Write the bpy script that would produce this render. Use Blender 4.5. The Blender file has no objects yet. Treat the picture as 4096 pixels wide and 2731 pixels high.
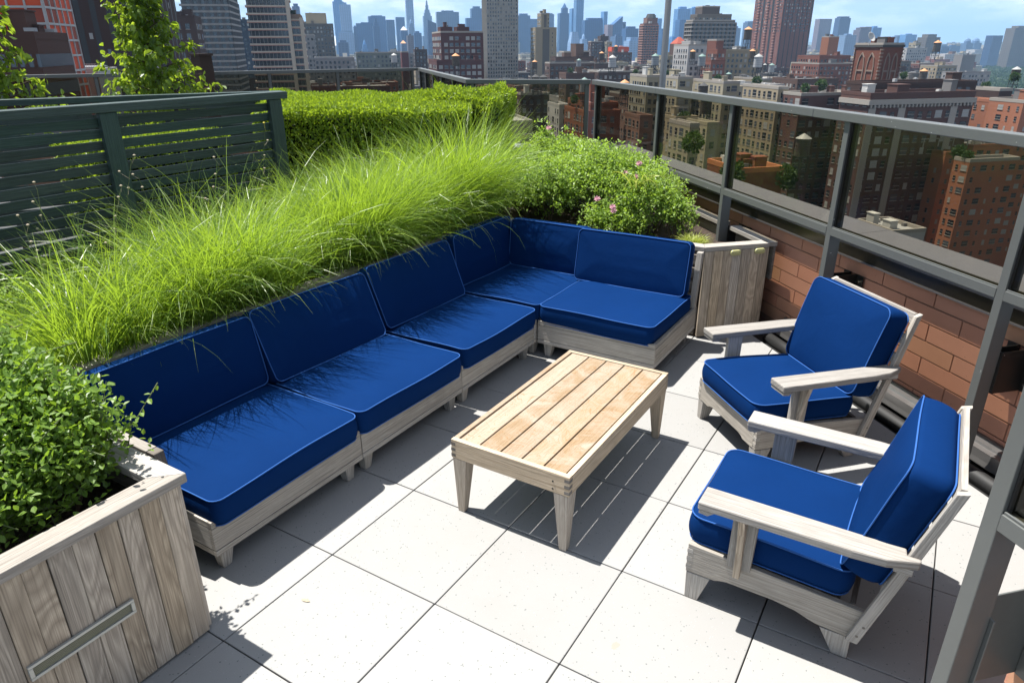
import bpy, math, random
import numpy as np
from mathutils import Vector, Matrix
random.seed(7); rng = np.random.default_rng(7)
SC = bpy.context.scene
COL = SC.collection
R = math.radians

# ---------------------------------------------------------------- camera
cam = bpy.data.cameras.new('camera'); cam_o = bpy.data.objects.new('camera', cam); COL.objects.link(cam_o)
SC.camera = cam_o
cam.sensor_width = 36.0; cam.lens = 24.49
cam.clip_start = 0.05; cam.clip_end = 30000
yaw, pitch, roll = 0.553800828, 0.401376059, -0.00503202670
f = Vector((-math.sin(yaw)*math.cos(pitch), math.cos(yaw)*math.cos(pitch), -math.sin(pitch)))
r = Vector((math.cos(yaw), math.sin(yaw), 0)); u = r.cross(f)
rr = r*math.cos(roll) + u*math.sin(roll); uu = -r*math.sin(roll) + u*math.cos(roll)
cam_o.matrix_world = Matrix(((rr.x, uu.x, -f.x, 2.12643), (rr.y, uu.y, -f.y, -1.19619), (rr.z, uu.z, -f.z, 2.22031), (0, 0, 0, 1)))

# ---------------------------------------------------------------- sky, sun, exposure
SUN = Vector((-0.385, -0.03, 1.0)).normalized()
world = bpy.data.worlds.new('World'); SC.world = world; world.use_nodes = True
nt = world.node_tree; nt.nodes.clear()
def wn(t, **k):
    n = nt.nodes.new(t)
    for a, b in k.items(): setattr(n, a, b)
    return n
sky = wn('ShaderNodeTexSky', sky_type='NISHITA', sun_disc=False)
sky.sun_elevation = math.asin(SUN.z); sky.sun_rotation = math.atan2(SUN.x, SUN.y)
sky.air_density = 1.0; sky.dust_density = 0.25; sky.ozone_density = 2.5; sky.altitude = 80
tc = wn('ShaderNodeTexCoord'); mp = wn('ShaderNodeMapping'); mp.inputs['Scale'].default_value = (7, 7, 26)
cn = wn('ShaderNodeTexNoise'); cn.inputs['Scale'].default_value = 1.0; cn.inputs['Detail'].default_value = 9; cn.inputs['Roughness'].default_value = .62
cr = wn('ShaderNodeValToRGB'); cr.color_ramp.elements[0].position = .46; cr.color_ramp.elements[1].position = .60
cr.color_ramp.elements[1].color = (.65, .65, .65, 1)
mx = wn('ShaderNodeMix', data_type='RGBA'); mx.inputs['B'].default_value = (16.5, 16.7, 17.0, 1)
bgn = wn('ShaderNodeBackground'); bgn.inputs['Strength'].default_value = 0.050
out = wn('ShaderNodeOutputWorld')
nt.links.new(tc.outputs['Generated'], mp.inputs['Vector']); nt.links.new(mp.outputs[0], cn.inputs['Vector'])
nt.links.new(cn.outputs['Fac'], cr.inputs[0]); nt.links.new(cr.outputs[0], mx.inputs['Factor'])
sep = wn('ShaderNodeSeparateXYZ'); nt.links.new(tc.outputs['Generated'], sep.inputs[0])
mr = wn('ShaderNodeMapRange', interpolation_type='SMOOTHERSTEP'); mr.inputs['From Min'].default_value = -.02; mr.inputs['From Max'].default_value = .16; mr.inputs['To Min'].default_value = 1.0; mr.inputs['To Max'].default_value = 0.0
nt.links.new(sep.outputs[2], mr.inputs['Value'])
hzm = wn('ShaderNodeMix', data_type='RGBA'); hzm.inputs['B'].default_value = (6.9, 9.6, 12.2, 1)      # bright summer horizon
nt.links.new(mr.outputs[0], hzm.inputs['Factor']); nt.links.new(sky.outputs[0], hzm.inputs['A']); nt.links.new(hzm.outputs['Result'], mx.inputs['A']); nt.links.new(mx.outputs['Result'], bgn.inputs['Color']); nt.links.new(bgn.outputs[0], out.inputs['Surface'])
sun = bpy.data.lights.new('sun', 'SUN'); sun.energy = 5.0; sun.angle = R(0.53); sun.color = (1.0, 0.965, 0.91)
sun_o = bpy.data.objects.new('sun', sun); COL.objects.link(sun_o)
sun_o.rotation_euler = SUN.to_track_quat('Z', 'Y').to_euler(); sun_o.location = SUN*60
SC.view_settings.view_transform = 'Standard'; SC.view_settings.look = 'None'
SC.view_settings.exposure = 1.10; SC.view_settings.gamma = 1.0; SC.view_settings.use_curve_mapping = False
SC.render.engine = 'CYCLES'
cy = SC.cycles
cy.max_bounces = 7; cy.diffuse_bounces = 1; cy.glossy_bounces = 3; cy.transmission_bounces = 4; cy.transparent_max_bounces = 12; cy.volume_bounces = 0
cy.use_denoising = True; cy.sample_clamp_indirect = 6; cy.caustics_reflective = False; cy.caustics_refractive = False

# ---------------------------------------------------------------- materials
M = {}
ALB = .72     # the exposure is set for the sunlit pavers; base colours are kept on the low side of real ones
def al(c): return tuple(x*ALB for x in c)
def mat(name, base=(.5, .5, .5), rough=.6, metal=0.0, spec=.5):
    base = al(base); m = bpy.data.materials.new(name); m.use_nodes = True; t = m.node_tree
    b = t.nodes['Principled BSDF']; b.inputs['Base Color'].default_value = (*base, 1)
    b.inputs['Roughness'].default_value = rough; b.inputs['Metallic'].default_value = metal
    b.inputs['Specular IOR Level'].default_value = spec
    M[name] = m; return m, t, b
class NB:
    def __init__(s, t): s.t = t
    def n(s, typ, inputs=None, **k):
        n = s.t.nodes.new(typ)
        for a, b in k.items(): setattr(n, a, b)
        for a, b in (inputs or {}).items():
            if isinstance(b, bpy.types.NodeSocket): s.t.links.new(b, n.inputs[a])
            else: n.inputs[a].default_value = b
        return n
    def math(s, op, a, b=0.0, c=0.0):
        return s.n('ShaderNodeMath', {0: a, 1: b, 2: c}, operation=op).outputs[0]
    def ramp(s, fac, stops):
        n = s.n('ShaderNodeValToRGB', {0: fac}); e = n.color_ramp.elements
        while len(e) < len(stops): e.new(.5)
        for q, (p, c) in zip(e, stops): q.position = p; q.color = (*c, 1) if len(c) == 3 else c
        return n.outputs[0]
    def mix(s, fac, a, b, mode='MIX'):
        n = s.n('ShaderNodeMix', data_type='RGBA', blend_type=mode)
        for k, v in (('Factor', fac), ('A', a), ('B', b)):
            if isinstance(v, bpy.types.NodeSocket): s.t.links.new(v, n.inputs[k])
            else: n.inputs[k].default_value = v if k == 'Factor' else (*v, 1)
        return n.outputs['Result']
    def noise(s, vec, scale, detail=4, rough=.55, dist=0.0):
        i = {'Scale': scale, 'Detail': detail, 'Roughness': rough, 'Distortion': dist}
        if vec is not None: i['Vector'] = vec
        return s.n('ShaderNodeTexNoise', i).outputs['Fac']
    def scale(s, vec, sc, add=None):
        v = s.n('ShaderNodeVectorMath', {0: vec, 1: sc}, operation='MULTIPLY').outputs[0]
        return v
    def bump(s, h, strength, dist, b):
        n = s.n('ShaderNodeBump', {'Height': h, 'Strength': strength, 'Distance': dist})
        s.t.links.new(n.outputs[0], b.inputs['Normal']); return n

def wood(name, light, mid, dark, stain=.5, rough=.75, ring=.5, rs=17):
    light, mid, dark = al(light), al(mid), al(dark)
    m, t, b = mat(name, mid, rough, 0, .3); q = NB(t)
    uv = q.n('ShaderNodeUVMap').outputs[0]; tcn = q.n('ShaderNodeTexCoord').outputs['Object']
    oi = q.n('ShaderNodeObjectInfo').outputs['Random']
    fine = q.noise(q.scale(uv, (2.0, 170, 1)), 1.0, 5, .6)
    g = q.scale(uv, (1.3, rs, 1))
    n1 = q.noise(g, 1.0, 2, .45, .9)
    rings = q.math('FRACT', q.math('MULTIPLY', n1, 11.0))
    rings = q.math('ABSOLUTE', q.math('SUBTRACT', rings, .5))
    patch = q.noise(tcn, 5.0, 5, .65)
    c = q.ramp(fine, [(.3, dark), (.5, mid), (.72, light)])
    c = q.mix(q.math('MULTIPLY', q.math('SUBTRACT', .5, rings), ring*1.3), c, dark)
    c = q.mix(q.math('MULTIPLY', q.ramp(patch, [(.45, (0, 0, 0)), (.7, (1, 1, 1))]), stain), c, tuple(x*.55 for x in mid))
    hs = q.n('ShaderNodeHueSaturation', {'Color': c, 'Value': q.math('ADD', .80, q.math('MULTIPLY', oi, .38)), 'Saturation': q.math('ADD', .62, q.math('MULTIPLY', q.math('FRACT', q.math('MULTIPLY', oi, 7.3)), .45))})
    t.links.new(hs.outputs[0], b.inputs['Base Color'])
    h = q.math('ADD', q.math('MULTIPLY', fine, .6), q.math('MULTIPLY', rings, .7))
    q.bump(h, .55, .004, b)
    return m
wood('teak_grey', (.74, .69, .61), (.58, .53, .46), (.28, .25, .215), .35)
wood('teak_dark', (.34, .30, .26), (.23, .20, .17), (.10, .085, .07), .4)
wood('cedar_weathered', (.92, .77, .57), (.72, .58, .42), (.30, .23, .16), .45, .75, .9, 7)
wood('cap_board', (.62, .57, .51), (.50, .455, .40), (.27, .235, .20), .25)
wood('green_stain', (.085, .135, .118), (.060, .098, .088), (.03, .052, .048), .25, .5)
wood('teak_warm', (.88, .74, .56), (.70, .56, .40), (.36, .27, .18), .25)
m = wood('table_teak', (.52, .39, .26), (.44, .315, .19), (.30, .18, .085), .0, .6)
t = m.node_tree; b = t.nodes['Principled BSDF']; q = NB(t)
old = b.inputs['Base Color'].links[0].from_socket
obj = q.n('ShaderNodeTexCoord').outputs['Object']
pn = q.noise(obj, 4.5, 6, .7, 1.2)
c = q.mix(q.ramp(pn, [(.42, (0, 0, 0)), (.66, (1, 1, 1))]), old, (.345, .285, .22))
sn = q.noise(obj, 2.6, 2, .5, 3.0)
sn = q.math('ABSOLUTE', q.math('SUBTRACT', q.math('FRACT', q.math('MULTIPLY', sn, 14.0)), .5))
c = q.mix(q.math('MULTIPLY', q.ramp(sn, [(.0, (1, 1, 1)), (.07, (0, 0, 0))]), q.math('MULTIPLY', q.noise(obj, 3.2, 2), 1.3)), c, (.28, .13, .04))
t.links.new(c, b.inputs['Base Color'])

# blue outdoor cloth
def cloth(name, base, rough=.75):
    m, t, b = mat(name, base, rough, 0, .02); q = NB(t); base = al(base)
    tcn = q.n('ShaderNodeTexCoord').outputs['Object']
    n = q.noise(tcn, 3.0, 4, .6)
    c = q.mix(n, tuple(x*.86 for x in base), tuple(min(1, x*1.14) for x in base)); t.links.new(c, b.inputs['Base Color'])
    b.inputs['Sheen Weight'].default_value = .0; b.inputs['Sheen Roughness'].default_value = .4; b.inputs['Sheen Tint'].default_value = (.35, .5, 1, 1)
    w = q.noise(q.scale(tcn, (1, 1, 1)), 7.0, 5, .6, .6); fine = q.noise(tcn, 380, 2, .7)
    h = q.math('ADD', q.math('MULTIPLY', w, 1.0), q.math('MULTIPLY', fine, .05)); q.bump(h, .16, .02, b)
    return m
cloth('blue_cloth', (.0043, .0315, .135)); cloth('piping_blue', (.05, .15, .46), .5)

# concrete pavers
m, t, b = mat('paver', (.6, .6, .58), .85, 0, .2); q = NB(t)
tcn = q.n('ShaderNodeNewGeometry').outputs['Position']; oi = q.n('ShaderNodeObjectInfo').outputs['Random']
base = q.mix(q.noise(tcn, 2.2, 5, .6), (.290, .287, .279), (.335, .331, .322))
v = q.n('ShaderNodeTexVoronoi', {'Vector': tcn, 'Scale': 60.0}); vd = v.outputs['Distance']
pick = q.noise(tcn, 43, 1)
chips = q.math('MULTIPLY', q.math('LESS_THAN', vd, .20), q.math('GREATER_THAN', pick, .57))
c = q.mix(chips, base, (.13, .145, .15))
v2 = q.n('ShaderNodeTexVoronoi', {'Vector': tcn, 'Scale': 95.0}).outputs['Distance']
c = q.mix(q.math('MULTIPLY', q.math('LESS_THAN', v2, .12), q.math('GREATER_THAN', q.noise(tcn, 31, 1), .55)), c, (.48, .48, .49))
v3 = q.n('ShaderNodeTexVoronoi', {'Vector': tcn, 'Scale': 1.4}).outputs['Distance']
c = q.mix(q.math('MULTIPLY', q.math('LESS_THAN', q.math('ADD', v3, q.math('MULTIPLY', q.noise(tcn, 40, 3), .05)), .055), .5), c, (.31, .27, .18))
c = q.mix(q.math('MULTIPLY', q.noise(tcn, 130, 2, .7), .35), c, (.29, .285, .27))
uvn = q.n('ShaderNodeUVMap').outputs[0]; sx = q.n('ShaderNodeSeparateXYZ', {0: uvn})
hs = q.n('ShaderNodeHueSaturation', {'Color': q.mix(q.math('MULTIPLY', q.ramp(q.noise(tcn, 1.1, 6, .7), [(.48, (0, 0, 0)), (.72, (1, 1, 1))]), .22), c, (.20, .185, .16)), 'Value': q.math('ADD', .93, q.math('MULTIPLY', oi, .10))})
t.links.new(hs.outputs[0], b.inputs['Base Color']); q.bump(q.noise(tcn, 260, 3, .7), .3, .002, b)

def brickmat(name, c1, c2, c3):
    m, t, b = mat(name, c1, .8, 0, .25); q = NB(t); c1, c2, c3 = al(c1), al(c2), al(c3)
    oi = q.n('ShaderNodeObjectInfo').outputs['Random']; tcn = q.n('ShaderNodeNewGeometry').outputs['Position']
    c = q.ramp(oi, [(0, c1), (.45, c2), (.8, c1), (1, c3)])
    c = q.mix(q.math('MULTIPLY', q.noise(tcn, 9, 5, .7), .4), c, tuple(x*.72 for x in c1))
    v = q.n('ShaderNodeTexVoronoi', {'Vector': tcn, 'Scale': 45.0}).outputs['Distance']
    c = q.mix(q.math('MULTIPLY', q.math('LESS_THAN', v, .09), q.math('GREATER_THAN', q.noise(tcn, 21, 1), .58)), c, (.07, .04, .03))
    t.links.new(c, b.inputs['Base Color']); q.bump(q.noise(tcn, 120, 4, .7), .35, .003, b)
brickmat('terrace_brick', (.78, .36, .235), (.82, .41, .28), (.79, .45, .27))
mat('mortar', (.40, .22, .15), .95)
def metal(name, base, rough, met):
    m, t, b = mat(name, base, rough, met, .5); q = NB(t); base = al(base)
    tcn = q.n('ShaderNodeNewGeometry').outputs['Position']
    c = q.mix(q.math('MULTIPLY', q.noise(tcn, 7, 5, .7), .5), base, tuple(x*.72 for x in base))
    chips = q.math('GREATER_THAN', q.noise(tcn, 38, 2), .76)
    c = q.mix(chips, c, (.55, .55, .54)); t.links.new(c, b.inputs['Base Color'])
    t.links.new(q.math('ADD', rough-.08, q.math('MULTIPLY', q.noise(tcn, 14, 4), .2)), b.inputs['Roughness'])
metal('grey_paint', (.175, .185, .178), .40, .12); metal('dark_paint', (.018, .019, .019), .35, .1)
metal('coping_metal', (.27, .265, .295), .42, .3); metal('channel_metal', (.36, .35, .34), .33, .75)
m, t, b = mat('fascia_metal', (.11, .10, .08), .25, .7)
mat('rubber', (.016, .016, .016), .6); mat('steel', (.62, .62, .6), .25, 1.0); mat('cream_lamp', (.60, .58, .27), .4); mat('lamp_grey', (.22, .22, .18), .5)
mat('aluminium_frame', (.62, .62, .57), .4, .3); mat('louvre', (.27, .27, .19), .45, .1)
m, t, b = mat('soil', (.045, .03, .02), .95); q = NB(t); tcn = q.n('ShaderNodeNewGeometry').outputs['Position']
t.links.new(q.ramp(q.noise(tcn, 38, 6, .75), [(.35, (.012, .008, .006)), (.7, (.10, .065, .045))]), b.inputs['Base Color']); q.bump(q.noise(tcn, 60, 5, .7), 1, .02, b)
m, t, b = mat('roof_membrane', (.09, .09, .09), .9)

# tinted railing glass
m = bpy.data.materials.new('tinted_glass'); m.use_nodes = True; M['tinted_glass'] = m; t = m.node_tree; t.nodes.clear(); q = NB(t)
gp = q.n('ShaderNodeNewGeometry').outputs['Position']; tr = q.n('ShaderNodeBsdfTransparent', {'Color': q.mix(q.noise(q.scale(gp, (6, 6, 2.5)), 1.0, 6, .7), (.73, .70, .62), (.64, .625, .565))}); gl = q.n('ShaderNodeBsdfGlossy', {'Color': (.5, .52, .5, 1), 'Roughness': .045})
fr = q.n('ShaderNodeFresnel', {'IOR': 1.42}); ff = q.math('MULTIPLY', fr.outputs[0], q.math('SUBTRACT', 1.0, q.n('ShaderNodeNewGeometry').outputs['Backfacing'])); ms = q.n('ShaderNodeMixShader', {0: ff, 1: tr.outputs[0], 2: gl.outputs[0]})
o = q.n('ShaderNodeOutputMaterial', {0: ms.outputs[0]})

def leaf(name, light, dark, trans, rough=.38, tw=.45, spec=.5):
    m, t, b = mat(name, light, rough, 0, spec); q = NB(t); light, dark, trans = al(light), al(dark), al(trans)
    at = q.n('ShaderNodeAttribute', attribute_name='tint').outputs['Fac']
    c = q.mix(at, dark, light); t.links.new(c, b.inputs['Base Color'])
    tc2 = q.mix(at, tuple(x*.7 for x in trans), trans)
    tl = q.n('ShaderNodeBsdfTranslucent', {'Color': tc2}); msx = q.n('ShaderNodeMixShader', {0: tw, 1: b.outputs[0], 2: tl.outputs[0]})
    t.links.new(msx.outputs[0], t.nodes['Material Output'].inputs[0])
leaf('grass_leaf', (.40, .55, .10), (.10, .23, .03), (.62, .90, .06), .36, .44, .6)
leaf('box_leaf', (.34, .46, .055), (.10, .21, .025), (.58, .80, .04), .42, .42, .35)
leaf('rose_leaf', (.36, .52, .12), (.12, .24, .045), (.60, .88, .08), .42, .42, .35)
leaf('bush_leaf', (.21, .35, .06), (.05, .12, .022), (.46, .72, .05), .40, .40, .38)
leaf('tree_leaf', (.20, .33, .045), (.07, .15, .02), (.60, .82, .05), .42, .48)
leaf('yellow_grass', (.55, .60, .12), (.35, .45, .06), (.6, .7, .1), .4, .4)
leaf('city_leaf', (.06, .12, .025), (.025, .06, .012), (.1, .2, .03), .6, .25)
mat('bark', (.12, .085, .055), .9); mat('stem_green', (.12, .16, .05), .6); mat('dark_core', (.012, .02, .006), 1.0, 0, .1)
mat('pink_petal', (.80, .42, .50), .6); mat('yellow_flower', (.75, .6, .05), .6); mat('red_roof_leaf', (.25, .10, .09), .8); mat('orange_petal', (.8, .4, .08), .7); mat('seed', (.5, .42, .3), .8)

# ---------------------------------------------------------------- mesh builder
class MB:
    def __init__(s): s.v = []; s.f = []; s.uv = []; s.mi = []
    def quadbox(s, P, mi=0, L=None):
        """P: 8 corners, bottom ring 0-3 then top ring 4-7"""
        o = len(s.v); s.v += [tuple(p) for p in P]
        F = [(0, 3, 2, 1), (4, 5, 6, 7), (0, 1, 5, 4), (1, 2, 6, 5), (2, 3, 7, 6), (3, 0, 4, 7)]
        P = [Vector(p) for p in P]
        ex = [(P[1]-P[0]), (P[3]-P[0]), (P[4]-P[0])]
        lg = ex[max(range(3), key=lambda i: ex[i].length)].normalized() if L is None else Vector(L)
        ou, ov = random.random()*9, random.random()*9
        for fc in F:
            s.f.append(tuple(o+i for i in fc)); s.mi.append(mi)
            a, b_, c_ = P[fc[0]], P[fc[1]], P[fc[3]]
            d1, d2 = (b_-a), (c_-a)
            du = lg if max(abs(d1.normalized().dot(lg)) if d1.length else 0, abs(d2.normalized().dot(lg)) if d2.length else 0) > .5 else (d1.normalized() if d1.length else lg)
            n = d1.cross(d2)
            n = n.normalized() if n.length > 1e-12 else Vector((0, 0, 1))
            dv = n.cross(du)
            s.uv += [(ou+(P[i]-P[0]).dot(du), ov+(P[i]-P[0]).dot(dv)) for i in fc]
    def box(s, x0, x1, y0, y1, z0, z1, mat4=None, mi=0, L=None):
        P = [Vector(p) for p in ((x0, y0, z0), (x1, y0, z0), (x1, y1, z0), (x0, y1, z0), (x0, y0, z1), (x1, y0, z1), (x1, y1, z1), (x0, y1, z1))]
        if mat4 is not None:
            P = [mat4 @ p for p in P]
            if L is not None: L = mat4.to_3x3() @ Vector(L)
        s.quadbox(P, mi, L); return s
    def prism(s, poly, z0, z1, mat4=None, mi=0, L=(1, 0, 0)):
        """extrude a 2-D polygon (x,y) from z0 to z1"""
        n = len(poly); o = len(s.v)
        P = [Vector((x, y, z0)) for x, y in poly] + [Vector((x, y, z1)) for x, y in poly]
        Lv = Vector(L)
        if mat4 is not None: P = [mat4 @ p for p in P]; Lv = (mat4.to_3x3() @ Lv).normalized()
        s.v += [tuple(p) for p in P]; ou, ov = random.random()*9, random.random()*9
        F = [tuple(range(n-1, -1, -1)), tuple(range(n, 2*n))] + [(i, (i+1) % n, n+(i+1) % n, n+i) for i in range(n)]
        for fc in F:
            s.f.append(tuple(o+i for i in fc)); s.mi.append(mi)
            nn = (P[fc[1]]-P[fc[0]]).cross(P[fc[2]]-P[fc[1]]); nn = nn.normalized() if nn.length > 1e-12 else Vector((0, 0, 1))
            dv = nn.cross(Lv)
            if dv.length < .3: dv = nn.orthogonal()
            s.uv += [(ou+P[i].dot(Lv), ov+P[i].dot(dv)) for i in fc]
        return s
    def beam(s, a, b_, w, h, up=(0, 0, 1), mi=0):
        a, b_ = Vector(a), Vector(b_); d = (b_-a); L = d.length; d.normalize()
        side = d.cross(Vector(up)).normalized(); upv = side.cross(d)
        P = []
        for t_ in (a, b_):
            P += [t_-side*w/2-upv*h/2, t_+side*w/2-upv*h/2, t_+side*w/2+upv*h/2, t_-side*w/2+upv*h/2]
        s.quadbox(P, mi, d); return s
    def tube(s, pts, rad, n=6, closed=False, mi=0):
        pts = [Vector(p) for p in pts]; k = len(pts); o = len(s.v)
        rad = rad if hasattr(rad, '__len__') else [rad]*k
        prev = None
        for i, p in enumerate(pts):
            d = (pts[(i+1) % k]-pts[i-1]) if (closed or 0 < i < k-1) else (pts[1]-pts[0] if i == 0 else pts[-1]-pts[-2])
            if d.length < 1e-9: d = Vector((0, 0, 1))
            d.normalize()
            a = prev - d*prev.dot(d) if prev is not None else d.orthogonal()
            if a.length < 1e-6: a = d.orthogonal()
            a.normalize(); prev = a; c_ = d.cross(a)
            for j in range(n):
                an = 2*math.pi*j/n; s.v.append(tuple(p + (a*math.cos(an)+c_*math.sin(an))*rad[i]))
        m_ = k if closed else k-1
        for i in range(m_):
            for j in range(n):
                a0 = o+i*n+j; a1 = o+i*n+(j+1) % n; b0 = o+((i+1) % k)*n+j; b1 = o+((i+1) % k)*n+(j+1) % n
                s.f.append((a0, a1, b1, b0)); s.mi.append(mi); s.uv += [(i*.05, j*.1), (i*.05, j*.1+.1), (i*.05+.05, j*.1+.1), (i*.05+.05, j*.1)]
        if not closed:
            s.f.append(tuple(o+j for j in range(n-1, -1, -1))); s.mi.append(mi); s.uv += [(0, 0)]*n
            s.f.append(tuple(o+(k-1)*n+j for j in range(n))); s.mi.append(mi); s.uv += [(0, 0)]*n
        return s
    def lathe(s, prof, n=16, c=(0, 0, 0), mi=0):
        o = len(s.v)
        for rd, z in prof:
            for j in range(n):
                an = 2*math.pi*j/n; s.v.append((c[0]+rd*math.cos(an), c[1]+rd*math.sin(an), c[2]+z))
        for i in range(len(prof)-1):
            for j in range(n):
                s.f.append((o+i*n+j, o+i*n+(j+1) % n, o+(i+1)*n+(j+1) % n, o+(i+1)*n+j)); s.mi.append(mi)
                s.uv += [(j*.2, prof[i][1]), (j*.2+.2, prof[i][1]), (j*.2+.2, prof[i+1][1]), (j*.2, prof[i+1][1])]
        s.f.append(tuple(o+(len(prof)-1)*n+j for j in range(n))); s.mi.append(mi); s.uv += [(0, 0)]*n
        s.f.append(tuple(o+n-1-j for j in range(n))); s.mi.append(mi); s.uv += [(0, 0)]*n
        return s
    def mesh(s, name, mats, smooth=False):
        me = bpy.data.meshes.new(name); me.from_pydata(s.v, [], s.f)
        uvl = me.uv_layers.new(name='UVMap'); uvl.data.foreach_set('uv', np.array(s.uv, dtype=np.float32).ravel())
        for mm in mats: me.materials.append(M[mm])
        if len(mats) > 1: me.polygons.foreach_set('material_index', s.mi)
        if smooth: me.polygons.foreach_set('use_smooth', [True]*len(me.polygons))
        me.update(); return me
    def build(s, name, mats, parent=None, bevel=0, smooth=False, world=False):
        if isinstance(mats, str): mats = [mats]
        o = bpy.data.objects.new(name, s.mesh(name, mats, smooth)); COL.objects.link(o)
        if parent is not None:
            o.parent = parent
            if world: o.location = -parent.location
        if bevel:
            bv = o.modifiers.new('bevel', 'BEVEL'); bv.width = bevel; bv.segments = 2; bv.limit_method = 'ANGLE'; bv.angle_limit = R(50)
        return o
mat('brown_pillar', (.06, .035, .025), .85)
def tag(o, label=None, cat=None, group=None, kind=None):
    if label: o['label'] = label
    if cat: o['category'] = cat
    if group: o['group'] = group
    if kind: o['kind'] = kind
    return o
def thing(name, label, cat, loc=(0, 0, 0), rz=0, group=None):
    o = bpy.data.objects.new(name, None); COL.objects.link(o); o.location = loc; o.rotation_euler = (0, 0, rz)
    o.empty_display_size = .1
    return tag(o, label, cat, group)
def copy_tree(o, parent=None):
    c = o.copy(); COL.objects.link(c)
    if parent is not None: c.parent = parent
    for ch in [x for x in CH.get(o, [])]: copy_tree(ch, c)
    return c
def inst(name, me, parent=None, loc=(0, 0, 0)):
    o = bpy.data.objects.new(name, me); COL.objects.link(o); o.parent = parent; o.location = loc; return o
S2 = math.sqrt(.5)

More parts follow.
